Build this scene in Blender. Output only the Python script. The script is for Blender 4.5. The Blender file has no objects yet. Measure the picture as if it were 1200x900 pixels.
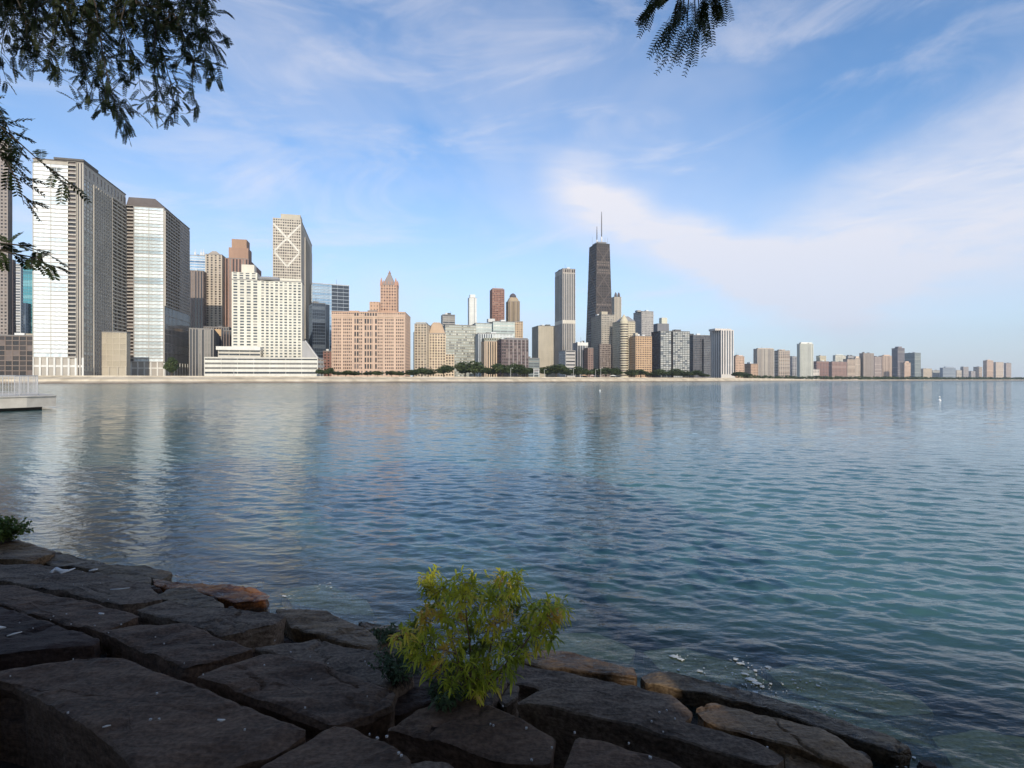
import math
SUN_AZ=math.radians(166); SUN_EL=math.radians(25); SUN_STR=3.4; SKY_STR=.15; EXPO=0.12
HAZE=4.8e-5; WATER_BUMP=1.0; SHADE_D=18.0; SHADE_H=10.75
SKYTINT=(.80,1.03,1.20,1); CLOUD_LOW=(.66,.71,.84); CLOUD_HIGH=(1.0,.96,.99); CLOUD_K=5.9
FARX=.30; FARY=.95
import bpy, math, random
import numpy as np
from mathutils import Vector, noise, Matrix
R = math.radians
random.seed(7)
SC = bpy.context.scene
COL = SC.collection
F = 670.0      # focal length in photo pixels
EYE = 2.8
HOR = 445.0

def wp(px, py, Y):
    return Vector(((px-600)/F*Y, Y, EYE+(HOR-py)/F*Y))
def gp(px, py, z):
    Y = (EYE-z)*F/(py-HOR)
    return Vector(((px-600)/F*Y, Y, z))

def tag(o, label=None, cat=None, group=None, kind=None):
    if label: o['label'] = label
    if cat: o['category'] = cat
    if group: o['group'] = group
    if kind: o['kind'] = kind
    return o

def empty(name, loc, rz=0.0):
    o = bpy.data.objects.new(name, None); COL.objects.link(o)
    o.location = loc; o.rotation_euler = (0, 0, rz); o.empty_display_size = .5
    return o

def link(name, me, parent=None):
    o = bpy.data.objects.new(name, me); COL.objects.link(o)
    if parent is not None: o.parent = parent
    return o

class MB:
    def __init__(s): s.v = []; s.f = []; s.m = []; s.mi = 0
    def add(s, vs, fs):
        b = len(s.v); s.v.extend([tuple(p) for p in vs])
        s.f.extend([tuple(b+i for i in f) for f in fs]); s.m.extend([s.mi]*len(fs))
    def hexa(s, c):
        s.add(c, [(0,3,2,1),(4,5,6,7),(0,1,5,4),(1,2,6,5),(2,3,7,6),(3,0,4,7)])
    def box(s, x0,x1,y0,y1,z0,z1):
        s.hexa([(x0,y0,z0),(x1,y0,z0),(x1,y1,z0),(x0,y1,z0),(x0,y0,z1),(x1,y0,z1),(x1,y1,z1),(x0,y1,z1)])
    def frus(s, x0,x1,y0,y1,z0, a0,a1,b0,b1,z1):
        s.hexa([(x0,y0,z0),(x1,y0,z0),(x1,y1,z0),(x0,y1,z0),(a0,b0,z1),(a1,b0,z1),(a1,b1,z1),(a0,b1,z1)])
    def fbox(s, fr, u0,u1,v0,v1,n0,n1):
        O,U,N = fr
        def p(u,v,n): return (O[0]+U[0]*u+N[0]*n, O[1]+U[1]*u+N[1]*n, O[2]+v)
        s.hexa([p(u0,v0,n0),p(u0,v0,n1),p(u1,v0,n1),p(u1,v0,n0),p(u0,v1,n0),p(u0,v1,n1),p(u1,v1,n1),p(u1,v1,n0)])
    def lathe(s, cx, cy, prof, n=16, a0=0.0, a1=2*math.pi):
        full = abs(a1-a0-2*math.pi) < 1e-6
        k = n if full else n+1
        vs = []
        for (r,z) in prof:
            for i in range(k):
                a = a0+(a1-a0)*i/n
                vs.append((cx+r*math.cos(a), cy+r*math.sin(a), z))
        fs = []
        for j in range(len(prof)-1):
            for i in range(n):
                i2 = (i+1) % k
                fs.append((j*k+i, j*k+i2, (j+1)*k+i2, (j+1)*k+i))
        fs.append(tuple(range(k-1,-1,-1))); fs.append(tuple((len(prof)-1)*k+i for i in range(k)))
        s.add(vs, fs)
    def tube(s, pts, rad, n=7):
        pts = [Vector(p) for p in pts]; vs = []
        prev = None
        for i,p in enumerate(pts):
            d = (pts[min(i+1,len(pts)-1)]-pts[max(i-1,0)]).normalized()
            if prev is None:
                a = d.orthogonal().normalized()
            else:
                a = (prev-d*prev.dot(d)).normalized()
            prev = a; b = d.cross(a)
            r = rad[i] if isinstance(rad,(list,tuple)) else rad
            for k in range(n):
                t = 2*math.pi*k/n
                vs.append(p+a*(r*math.cos(t))+b*(r*math.sin(t)))
        fs = []
        for i in range(len(pts)-1):
            for k in range(n):
                k2 = (k+1)%n
                fs.append((i*n+k,i*n+k2,(i+1)*n+k2,(i+1)*n+k))
        fs.append(tuple(range(n-1,-1,-1))); fs.append(tuple((len(pts)-1)*n+k for k in range(n)))
        s.add(vs, fs)
    def mesh(s, name, mats, smooth=False):
        me = bpy.data.meshes.new(name); me.from_pydata(s.v, [], s.f)
        if not isinstance(mats,(list,tuple)): mats = [mats]
        for m in mats: me.materials.append(m)
        if len(mats) > 1: me.polygons.foreach_set('material_index', s.m)
        if smooth: me.polygons.foreach_set('use_smooth', [True]*len(s.f))
        me.update(); return me
    def build(s, name, mats, parent=None, smooth=False):
        return link(name, s.mesh(name, mats, smooth), parent)

# ---------------------------------------------------------------- materials
def newmat(name):
    m = bpy.data.materials.new(name); m.use_nodes = True
    nt = m.node_tree; nt.nodes.clear()
    out = nt.nodes.new('ShaderNodeOutputMaterial')
    return m, nt, out
def N(nt, t, **kw):
    n = nt.nodes.new(t)
    for k,v in kw.items():
        if k in n.inputs.keys() if isinstance(k,str) else False: n.inputs[k].default_value = v
        else: setattr(n, k, v)
    return n
def L(nt, a, b): nt.links.new(a, b)
def ramp(nt, src, stops):
    r = nt.nodes.new('ShaderNodeValToRGB'); L(nt, src, r.inputs[0])
    e = r.color_ramp.elements
    while len(e) < len(stops): e.new(.5)
    for i,(p,c) in enumerate(stops):
        e[i].position = p; e[i].color = (*c,1) if len(c)==3 else c
    return r
def math_(nt, op, a, b=None, c=None, clamp=False):
    n = nt.nodes.new('ShaderNodeMath'); n.operation = op; n.use_clamp = clamp
    for i,x in enumerate((a,b,c)):
        if x is None: continue
        if isinstance(x,(int,float)): n.inputs[i].default_value = x
        else: L(nt, x, n.inputs[i])
    return n.outputs[0]

def wallmat(name, col, var=.12, rough=.85, scale=.05):
    """painted / stone facade: broad weathering plus fine grain and faint vertical streaks"""
    m, nt, out = newmat(name)
    p = N(nt,'ShaderNodeBsdfPrincipled'); p.inputs['Roughness'].default_value = rough
    tc = N(nt,'ShaderNodeTexCoord')
    mp = N(nt,'ShaderNodeMapping'); mp.inputs['Scale'].default_value = (1,1,.12); L(nt,tc.outputs['Object'],mp.inputs[0])
    n1 = N(nt,'ShaderNodeTexNoise'); n1.inputs['Scale'].default_value = scale*6; n1.inputs['Detail'].default_value = 4; L(nt,mp.outputs[0],n1.inputs[0])
    n2 = N(nt,'ShaderNodeTexNoise'); n2.inputs['Scale'].default_value = scale; n2.inputs['Detail'].default_value = 3; L(nt,tc.outputs['Object'],n2.inputs[0])
    s = math_(nt,'ADD', n1.outputs[0], n2.outputs[0])
    lo = tuple(c*(1-var*1.3) for c in col); hi = tuple(min(.9,c*(1+var)) for c in col)
    r = ramp(nt, math_(nt,'MULTIPLY',s,.5), [(.3,lo),(.7,hi)])
    L(nt,r.outputs[0],p.inputs['Base Color']); L(nt,p.outputs[0],out.inputs[0])
    return m
def glassmat(name, col, metal=.0, rough=.12, spec=.9, bump=-.12):
    m, nt, out = newmat(name)
    p = N(nt,'ShaderNodeBsdfPrincipled')
    p.inputs['Base Color'].default_value = (*col,1); p.inputs['Metallic'].default_value = metal
    p.inputs['Roughness'].default_value = rough; p.inputs['Specular IOR Level'].default_value = spec
    tc = N(nt,'ShaderNodeTexCoord')
    n = N(nt,'ShaderNodeTexNoise'); n.inputs['Scale'].default_value = .35; n.inputs['Detail'].default_value = 2; L(nt,tc.outputs['Object'],n.inputs[0])
    b = N(nt,'ShaderNodeBump'); b.inputs['Strength'].default_value = .25+bump; b.inputs['Distance'].default_value = .06; L(nt,n.outputs[0],b.inputs['Height'])
    L(nt,b.outputs[0],p.inputs['Normal'])
    r = ramp(nt,n.outputs[0],[(.35,tuple(c*.8 for c in col)),(.65,tuple(min(1,c*1.15) for c in col))]); L(nt,r.outputs[0],p.inputs['Base Color'])
    L(nt,p.outputs[0],out.inputs[0]); return m

_wc = {}
def WM(col):
    if col not in _wc: _wc[col] = wallmat('facade_%d' % len(_wc), col)
    return _wc[col]
GL = {
 'dark': [glassmat('glass_dark',(.03,.035,.045)), glassmat('glass_deep',(.018,.02,.025)), glassmat('glass_blind',(.16,.15,.13),rough=.35)],
 'mid':  [glassmat('glass_mid',(.09,.10,.11)), glassmat('glass_mid_deep',(.05,.055,.06)), glassmat('glass_mid_blind',(.24,.23,.2),rough=.4)],
 'brown':[glassmat('glass_brown',(.05,.035,.028)), glassmat('glass_brown_deep',(.025,.018,.015)), glassmat('glass_brown_blind',(.14,.10,.08),rough=.4)],
 'white':[glassmat('glass_bright',(.84,.87,.86),metal=.25,rough=.3), glassmat('glass_bright_pale',(.86,.88,.85),metal=.15,rough=.3), glassmat('glass_bright_grey',(.76,.82,.82),metal=.3,rough=.25)],
 'blue': [glassmat('glass_blue',(.30,.46,.62),metal=.4,rough=.15), glassmat('glass_blue_pale',(.42,.55,.66),metal=.5,rough=.2), glassmat('glass_blue_deep',(.14,.24,.36),metal=.6,rough=.15)],
 'teal': [glassmat('glass_teal',(.09,.32,.36),metal=.3,rough=.15), glassmat('glass_teal_pale',(.20,.44,.46),metal=.3,rough=.2), glassmat('glass_teal_deep',(.06,.20,.24),metal=.3,rough=.15)],
 'slate':[glassmat('glass_slate',(.05,.065,.085),metal=.3), glassmat('glass_slate_deep',(.03,.04,.055),metal=.3), glassmat('glass_slate_pale',(.12,.145,.17),metal=.3,rough=.25)],
 'steel':[glassmat('glass_pale',(.42,.45,.42),metal=.35,rough=.3), glassmat('glass_pale_dark',(.30,.31,.30),metal=.3), glassmat('glass_pale_blind',(.58,.58,.52),rough=.5)],
}
GL['silver']=[glassmat('glass_silver',(.66,.75,.77),metal=.35,rough=.25),glassmat('glass_silver_pale',(.76,.83,.84),metal=.25,rough=.3),glassmat('glass_silver_blue',(.56,.67,.71),metal=.4,rough=.2)]
GL['blinds']=[glassmat('glass_blinds',(.44,.45,.42),rough=.3),glassmat('glass_blinds_warm',(.54,.53,.48),rough=.4),glassmat('glass_blinds_dark',(.22,.24,.25))]
ROOF = wallmat('roof_gravel',(.22,.21,.2)); DARKMETAL = wallmat('dark_metal',(.04,.04,.045),rough=.5)
WHITEPAINT = wallmat('white_paint',(.72,.72,.70),var=.06)

# ---------------------------------------------------------------- buildings
GZ = 6.0           # level of the city ground above the lake
TH = R(14.0)
# style: mode, floor height, bay width, pier fraction, spandrel fraction, glass
ST = {
 'punch': ('grid',3.4,3.4,.46,.48,'dark'), 'punch_b': ('grid',3.6,4.0,.5,.5,'brown'),
 'hotel': ('grid',3.0,3.6,.42,.50,'mid'), 'rib': ('strip',3.4,2.6,.42,.0,'dark'), 'rib_w': ('strip',3.4,4.5,.5,.0,'dark'),
 'band': ('band',3.5,9,.05,.45,'dark'), 'bandw': ('band',3.6,8,.04,.55,'mid'), 'curtain': ('band',3.9,3,.05,.14,'white'),
 'balc': ('balc',3.1,9,.03,.10,'dark'), 'far': ('band',4.5,6,.3,.4,'mid'), 'far_rib': ('strip',4,4,.45,0,'mid'), 'blank': None,
}
def style(s, **kw):
    t = list(ST[s]) if isinstance(s,str) and ST[s] else (None if isinstance(s,str) else list(s))
    return t
def facade(fr, W, z0, z1, st, wall, panes, prio, trim=None, e0=.35, e1=.35):
    if st is None: return
    mode, fh, bw, pf, sf, gk = st
    H = z1-z0
    if H < 2 or W < 2: return
    nf = max(1, round(H/fh)); nb = max(1, round(W/bw)); fh = H/nf; bw = W/nb
    rel = .38
    if mode == 'balc':
        for i in range(nf+1):
            z = z0+i*fh
            wall.fbox(fr, -.02, W+.02, z-.14, z+.14 if i<nf else z+.1, 0, 1.5)
            if i < nf:
                wall.fbox(fr, 0, W, z+.14, z+1.0, 1.38, 1.46)
        for j in range(nb+1):
            c = min(max(j*bw, .15), W-.15); wall.fbox(fr, c-.15, c+.15, z0, z1, 0, 1.33)
        for i in range(nf):
            panes.append((prio, fr, .3, W-.3, z0+i*fh+.16, z0+(i+1)*fh-.2, gk, 'window_band'))
        return
    if sf > 0:
        for i in range(nf):
            wall.fbox(fr, -e0+.02, W+e1-.02, z0+i*fh-(0 if i else .01), z0+(i+sf)*fh, 0, rel-.03)
    wall.fbox(fr, -e0+.02, W+e1-.02, z1-.5, z1+.02, 0, rel-.02)
    wall.fbox(fr, -e0+.02, W+e1-.02, z0-.4, z0+.3, 0, rel-.02)
    hp = pf*bw/2
    for j in range(nb+1):
        a, b = j*bw-hp, j*bw+hp
        if j == 0: a = -e0
        if j == nb: b = W+e1
        if b-a > .05: wall.fbox(fr, a, b, z0-.3, z1, 0, rel)
    if mode == 'grid':
        for j in range(nb):
            for i in range(nf):
                panes.append((prio, fr, j*bw+hp, (j+1)*bw-hp, z0+(i+sf)*fh, z0+(i+1)*fh, gk, 'window'))
    elif mode == 'band':
        for i in range(nf):
            panes.append((prio, fr, 0, W, z0+(i+sf)*fh, z0+(i+1)*fh, gk, 'window_band'))
    else:
        for j in range(nb):
            panes.append((prio, fr, j*bw+hp, (j+1)*bw-hp, z0+.3, z1-.5, gk, 'window_strip'))

class Bld:
    """one building: Empty root on the ground, local x along the lake front, y away from the lake"""
    def __init__(s, name, label, xl, xc, xr, ytop, Y, side, front, sidest, col, cat='building', th=None, d=None, gz=GZ, base=0, rs=None, roof=True, group=None):
        th = TH if th is None else th
        c_, s_ = math.cos(th), math.sin(th)
        k = lambda px: (px-600)/F
        kc, kl, kr = k(xc), k(xl), k(xr)
        if side == 'R':      # xc is the right front corner
            P = Vector((kc*Y, Y, gz)); w = (kc-kl)*Y/(c_-s_*kl)
            den = s_+c_*kr
            dd = (kc-kr)*Y/den if den < -.03 and xr > xc else None
            O = P-Vector((c_*w, s_*w, 0))
        else:
            O = Vector((kc*Y, Y, gz)); w = (kr-kc)*Y/(c_-s_*kr)
            den = s_+c_*kl
            dd = (kc-kl)*Y/den if den > .03 and xc > xl else None
        if d is not None: dd = d
        if dd is None: dd = max(12, w*.8)
        dd = min(dd, 140)
        s.w, s.d, s.Y = w, dd, Y
        s.H = (HOR-ytop)*Y/F+EYE-gz
        s.gz = gz
        s.root = empty(name, O, th); tag(s.root, label, cat, group)
        s.O = O; s.xl = xl if side=='R' else xc; s.xr = xc if side=='R' else xr
        s.col = col; s.wall = MB(); s.panes = []; s.extra = []
        s.base = base; s.roofed = roof and name not in ('hotel','podium_terrace','spired_tower','domed_tower','mechanical_block')
        s.fr = {'E': ((0,0,0),(1,0,0),(0,-1,0)), 'S': ((0,dd,0),(0,-1,0),(-1,0,0)), 'N': ((w,0,0),(0,1,0),(1,0,0))}
        s.wall.box(0,w,0,dd,-3,s.H)
        if front is not None:
            segs = front if isinstance(front, list) else [(0,1,0,1,front)]
            for (f0,f1,g0,g1,st) in segs:
                st = ST[st] if isinstance(st,str) else st
                O0,U,Nn = s.fr['E']
                facade(((w*f0,0,0),U,Nn), w*(f1-f0), max(base,s.H*g0), s.H*g1, st, s.wall, s.panes, 0,
                       e0=.35 if f0==0 else 0, e1=.35 if f1==1 else 0)
        segs = sidest if isinstance(sidest, list) else [(0,1,0,1,sidest)]
        for key in ('S','N'):
            vis = (key=='N') == (side=='R')
            for (f0,f1,g0,g1,st) in segs:
                st = ST[st] if isinstance(st,str) else st
                O0,U,Nn = s.fr[key]
                if key=='S': a0,a1 = 1-f1,1-f0
                else: a0,a1 = f0,f1
                o = (O0[0]+U[0]*dd*a0, O0[1]+U[1]*dd*a0, 0)
                facade((o,U,Nn), dd*(a1-a0), max(base,s.H*g0), s.H*g1, st, s.wall, s.panes, 1 if vis else 2, e0=0, e1=0)
        if roof:
            rb = MB(); rb.box(-.45,w+.45,-.45,dd+.45,s.H+.02,s.H+.9); rb.build('roof', ROOF if rs is None else WM(rs), s.root)
    def lx(s, px, y=0.0):
        # local x for a photo column on the plane y (approx. through exact ray / line intersection)
        th = s.root.rotation_euler.z; c_, s_ = math.cos(th), math.sin(th)
        k = (px-600)/F; ox = s.O.x-s_*y; oy = s.O.y+c_*y
        return (k*oy-ox)/(c_-k*s_)
    def lz(s, py, Y=None): return (HOR-py)*(Y or s.Y)/F+EYE-s.gz
    def part(s, name, mb, mat, smooth=False): return mb.build(name, mat, s.root, smooth)
    def pbox(s, name, pxl, pxr, pyt, pyb, y0, y1, col=None, st=None, mat=None):
        """a block seen between photo columns/rows, standing between local depths y0..y1"""
        x0, x1 = s.lx(pxl,y0), s.lx(pxr,y0)
        Ya = s.Y+y0*math.cos(s.root.rotation_euler.z)
        z0, z1 = s.lz(pyb,Ya), s.lz(pyt,Ya)
        m = MB(); m.box(x0,x1,y0,y1,z0,z1)
        o = m.build(name, mat or WM(col or s.col), s.root)
        if st:
            st = ST[st] if isinstance(st,str) else st
            w2 = MB()
            facade(((x0,y0,0),(1,0,0),(0,-1,0)), x1-x0, z0+.5, z1, st, w2, s.panes, 0)
            facade(((x1,y0,0),(0,1,0),(1,0,0)), y1-y0, z0+.5, z1, st, w2, s.panes, 2,e0=0,e1=0)
            facade(((x0,y1,0),(0,-1,0),(-1,0,0)), y1-y0, z0+.5, z1, st, w2, s.panes, 2,e0=0,e1=0)
            w2.build('facade_frame', WM(col or s.col), s.root)
        return o
    def done(s):
        s.wall.build('wall', WM(s.col), s.root)
        rnd = random.Random(s.root['label'])
        ps = sorted(enumerate(s.panes), key=lambda t:(t[1][0], -t[1][4] if t[1][7]!='window_strip' else 0, t[0]))
        if s.roofed and s.w > 9:
            for q in range(rnd.choice((1,2,2,3))):
                a = rnd.uniform(.08,.7)*s.w; b_ = rnd.uniform(.15,.6)*s.d; wd = rnd.uniform(.08,.24)*s.w; hh = rnd.uniform(1.2,3.4)
                u_ = MB(); u_.box(a,a+wd,b_,b_+min(8,s.d*.3),s.H+.88,s.H+.9+hh); u_.build('roof_unit', rnd.choice((ROOF,DARKMETAL,WHITEPAINT)), s.root)
            if rnd.random() < .35:
                u_ = MB(); x_ = rnd.uniform(.2,.8)*s.w; u_.lathe(x_,s.d*.4,[(.22,s.H+.88),(.12,s.H+rnd.uniform(6,12))],6); u_.build('mast', DARKMETAL, s.root)
        rest = MB(); mats = []; used = {}
        kinds = {}
        for idx,(i,(prio,fr,u0,u1,v0,v1,gk,nm)) in enumerate(ps):
            r = rnd.random(); g = 0 if r < .55 else (1 if r < .82 else 2)
            mat = GL[gk][g]
            kinds[nm] = kinds.get(nm,0)+1
            if kinds[nm] <= (100 if nm=='window' else 90):
                key = (fr, round(u1-u0,3), round(v1-v0,3), mat.name, nm)
                if key not in used:
                    m = MB(); m.fbox(((0,0,0),fr[1],fr[2]), 0,u1-u0,0,v1-v0,-.1,.08)
                    used[key] = m.mesh(nm, mat)
                o = link(nm, used[key], s.root)
                O,U,_ = fr; o.location = (O[0]+U[0]*u0, O[1]+U[1]*u0, O[2]+v0)
            else:
                if mat not in mats: mats.append(mat)
                rest.mi = mats.index(mat)
                rest.fbox(fr,u0,u1,v0,v1,-.1,.08)
        if rest.f:
            tag(rest.build('window', mats, s.root), kind='stuff')
        return s
# ---------------------------------------------------------------- the skyline (left to right)
B = Bld
cream=(.50,.45,.36); beige=(.42,.37,.29); grey=(.33,.32,.31); pink=(.47,.28,.20); white=(.70,.68,.62); dk=(.06,.055,.05); brown=(.16,.11,.085)
# far left
b = B('residential_tower','tall grey brown tower cut by the left edge of the photo, behind the leafy branches',-40,9,14,166,540,'R',('grid',3.2,3.0,.45,.5,'brown'),'rib',(.30,.26,.23)).done()
b = B('apartment_tower','narrow dark brown tower with small windows at the left edge, lower than its neighbour',-8,15,16,305,640,'R','punch_b','punch_b',(.12,.09,.08),d=5).done()
b = B('apartment_tower','slim pale grey tower with horizontal bands, between brown tower and teal glass',14,24,24.5,310,700,'R',('band',3.3,8,.05,.5,'mid'),'band',(.56,.55,.53),d=5).done()
b = B('glass_tower','teal glass tower mostly hidden left of the tall white glazed tower',23,38.5,40,311,760,'R',('band',4,3,.04,.1,'teal'),('band',4,3,.04,.1,'teal'),(.2,.35,.37),d=12); b.pbox('lower_wing',22,30,355,438,-12,0,(.1,.14,.2),('band',4,3,.04,.1,'slate')); b.done()
b = B('parking_garage','low dark brown grid fronted block at the left edge beside the white glazed tower',-45,39.5,42,394,520,'R',('grid',4.6,5.5,.13,.16,'brown'),'punch_b',(.22,.17,.14),d=40)
b.pbox('rooftop_room',30,38,391,394,4,12,beige); b.done()
# tall white glass tower with brown side
b = B('residential_tower','tallest left tower, bright white glass front and brown grid side with dark overhanging roof',39,97.5,147,191,470,'R',
  [(0,.70,.085,.985,('band',3.35,11,.03,.20,'white')),(.70,.875,.085,1,('balc',3.35,12,.03,.1,'brown')),(.875,1,.0,1,('strip',3.3,1.9,.62,0,'brown'))],
  [(0,.20,.02,.93,('band',3.35,5,.25,.28,'steel')),(.20,.62,.02,.93,('grid',3.35,4.2,.34,.42,'brown')),(.62,1,.12,.93,('balc',3.35,10,.08,.12,'brown')),(0,1,.93,.985,('grid',7,7,.6,.3,'brown'))],(.44,.40,.34),rs=(.16,.14,.13))
w,H,d = b.w,b.H,b.d
m=MB(); m.box(w*.42,w+.9,-1.3,d*.3,H+.95,H+2.6); b.part('roof_canopy',m,WM((.12,.11,.10)))
for i in range(8):
    x=w*i/7; m=MB(); m.box(x-.7+(.7 if i==0 else 0),x+.7,-.9,-.02-.38,-3,H*.085); b.part('column',m,WM(white))
for i in range(9):
    m=MB(); m.fbox(b.fr['N'],d*.2+i*d*.052,d*.2+i*d*.052+.9,0,H*.93,.38,1.1); b.part('pilaster',m,WM((.46,.42,.36)))
m=MB(); m.box(0,w,-.36,-.1,H*.04,H*.05); b.part('lintel',m,WM(white)); b.done()
# beige gridded block between the two towers
b = B('mechanical_block','windowless beige panelled block standing low between the two white glass towers',117,148,149,390,505,'R',('grid',5.2,5.2,.12,.12,'steel'),None,(.50,.44,.34),d=9,base=8)
b.panes=[(p[0],p[1],p[2],p[3],p[4],p[5],'tan',p[7]) for p in b.panes]; GL['tan']=[WM((.44,.385,.29)),WM((.47,.41,.315)),WM((.41,.36,.275))]
for f in (0,.33,.66,.97):
    m=MB(); m.box(b.w*f,b.w*f+1,-.8,-.4,-3,8); b.part('column',m,WM(cream))
b.done()
# second white tower
b = B('residential_tower','second white glass tower with dark hexagonal roof cap and darker balcony side',146,192.5,222,244,560,'R',
  [(0,.24,.085,1,('balc',3.3,12,.03,.1,'brown')),(.24,.98,.085,1,('band',3.3,12,.03,.20,'silver'))],
  [(0,.55,.42,.985,('balc',3.3,7,.06,.12,'brown')),(.55,1,.42,.985,('grid',3.3,3.4,.3,.42,'brown')),(0,1,.085,.42,('band',9.5,4,.04,.06,'slate'))],(.42,.38,.33),rs=(.14,.12,.11))
w,H,d=b.w,b.H,b.d
m=MB(); m.frus(1,w-1,1,d*.75,H+.92, w*.05,w*.72,5,d*.55,H+10); b.part('roof_cap',m,WM((.13,.11,.10)))
for i in range(7):
    x=w*i/6; m=MB(); m.box(x-.6+(.6 if i==0 else 0),x+.6,-.9,-.4,-3,H*.085); b.part('column',m,WM(white))
for i in range(9):
    m=MB(); m.fbox(b.fr['N'],i*d/9+.5,i*d/9+1.5,-3,H*.085,.4,.9); b.part('column',m,WM(white))
m=MB(); m.box(0,w,-.36,-.1,H*.045,H*.053); b.part('lintel',m,WM(white)); b.done()
# cluster behind
b = B('glass_tower','distant blue and white banded tower with twin rooftop masts, right of second white tower',222,240.5,244,300,900,'R',('band',4.2,8,.03,.35,'blue'),('band',4.2,8,.03,.35,'blue'),(.62,.64,.66),d=30)
for px in (227,234,237):
    m=MB(); x=b.lx(px); m.lathe(x,8,[(1.6,b.H+.9),(1.6,b.H+7),(.5,b.H+7.5),(.3,b.H+12)],8); b.part('mast',m,WHITEPAINT)
b.done()
b = B('apartment_tower','flat roofed dark brown tower standing before the cream striped tower',221,238,243,318,760,'R',('strip',3.3,3.2,.5,0,'brown'),'punch_b',(.26,.20,.165)).done()
b = B('apartment_tower','cream tower with vertical window strips and a small peaked roof',241,260,265,299,780,'R',('grid',3.3,4.6,.55,.35,'brown'),'rib',(.52,.44,.34))
m=MB(); m.frus(2,b.w-2,2,b.d-2,b.H+.9,b.w*.35,b.w*.6,5,b.d-5,b.H+6); b.part('peaked_roof',m,WM((.35,.30,.25))); b.done()
b = B('stepped_tower','reddish pink stepped tower with a blank brown crown block',264,291,306,304,800,'R',('strip',3.4,4.2,.5,.0,'brown'),'punch_b',(.36,.22,.17))
b.pbox('crown_block',268,291,291,304,6,30,(.37,.23,.16)); b.pbox('crown_block',271.5,289,281,292,7,29,(.40,.25,.165)); b.done()
b = B('ribbed_block','low grey block with tall vertical ribs beside the base of second white tower',222,250,268,386,590,'R','rib','rib',(.27,.245,.22),th=R(24)).done()
b = B('office_block','small grey brown office block with a tan panel, behind the white hotel terraces',239,268,270,384,680,'R','rib','rib',(.24,.21,.19),d=25)
b.pbox('panel',251,259,386,394,-1.2,-.4,(.55,.38,.22)); b.done()
b = B('apartment_tower','dark brown narrow block tucked left of the white hotel slab',262,272,273,388,640,'R','rib','rib',(.2,.15,.13),d=25).done()
# X braced tower
b = B('braced_tower','tall cream gridded tower with white diagonal X bracing on its front',320,352.5,365.5,258,690,'R',('grid',3.3,2.7,.38,.44,'brown'),
  [(0,.28,0,.97,('grid',3.1,2.6,.42,.45,'brown')),(.28,.72,0,.94,('balc',3.1,6,.1,.15,'brown')),(.72,1,0,.94,('grid',3.1,2.6,.42,.45,'brown'))],(.56,.50,.41),rs=(.5,.45,.37))
w,H,d=b.w,b.H,b.d
b.pbox('penthouse',329,352,252,258.2,3,24,cream)
m=MB()
cell=2.5
def diag(m,x0,z0,x1,z1,n):
    for i in range(n+1):
        x=x0+(x1-x0)*i/n; z=z0+(z1-z0)*i/n
        m.box(max(0,x-.85),min(w,x+.85),-.52,-.1,z-1.3,z+1.3)
Hx=H*.9
zc=H-(H*.035); 
pan=w*1.04
z=zc; left=True; k=0
for k in range(4):
    za=zc-k*pan; zb=zc-(k+1)*pan
    if zb<60: break
    if k==0:
        diag(m,1,za,w-1,zb,int(w/1.35)); diag(m,w-1,za,1,zb,int(w/1.35))
    elif k==1:
        diag(m,1,za,w*.5,za-pan*.55,int(w/2.6)); diag(m,w-1,za,w*.5,za-pan*.55,int(w/2.6))
b.part('diagonal_brace',m,WM((.74,.70,.62))); b.done()
# hotel
b = B('hotel','broad white hotel slab with rows of small windows and rounded rooftop restaurant',272,353.5,355,331,600,'R',
  [(0,.375,.04,1,('grid',2.95,5.6,.40,.42,'mid')),(.375,.40,.0,1,None),(.40,1,.04,1,('grid',2.95,4.4,.42,.46,'mid'))],'hotel',(.70,.67,.57),d=22)
w,H=b.w,b.H
b.pbox('raised_wing',272,301,322,331.2,.6,21,(.70,.67,.57),('grid',2.95,5.6,.40,.42,'mid'))
b.pbox('penthouse',283,298,313,322.4,4,16,(.66,.62,.52)); b.pbox('parapet',328,353,327,331.4,1.2,18,(.66,.62,.52))
m=MB(); cx=b.lx(316,9); m.lathe(cx,9,[(11.5,H+.9),(12.5,H+2.2),(12.5,H+3.2),(11.3,H+4.4),(3,H+5.4)],28); b.part('round_restaurant',m,WM((.30,.30,.31)))
b.pbox('canopy',253,305,407,411,-16,-1,white); 
b.pbox('terrace_wing',256,305,411,424,-14,-1,(.55,.51,.43),('band',4,9,.03,.5,'dark'))
b.done()
b = B('podium_terrace','low white hotel podium with long dark horizontal bands facing the beach',240,372,378,420,555,'R',('band',4.2,14,.015,.58,'dark'),('band',4.2,14,.02,.58,'dark'),(.72,.69,.60),d=30,th=R(8),rs=(.6,.57,.5)).done()
b = B('sloped_pavilion','grey pavilion with a steep slanting roof at the right end of the hotel podium',354,372,379,424,585,'R',('grid',4,4,.3,.4,'steel'),'hotel',(.42,.40,.38),d=14,roof=False)
w,H,d=b.w,b.H,b.d
m=MB(); z1=b.lz(400); m.hexa([(0,0,H),(w+5,0,H-4),(w+5,d,H-4),(0,d,H),(0,0,z1),(w*.25,0,z1),(w*.25,d,z1),(0,d,z1)]); b.part('slanting_roof',m,WM((.36,.35,.34)))
m=MB(); m.hexa([(w*.2,-1,z1-.3),(w+6,-1,H-5),(w+6,d,H-5),(w*.2,d,z1-.3),(w*.2,-1,z1+1),(w+6,-1,H-3.6),(w+6,d,H-3.6),(w*.2,d,z1+1)]); b.part('roof_edge',m,WM((.6,.58,.54))); b.done()
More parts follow.
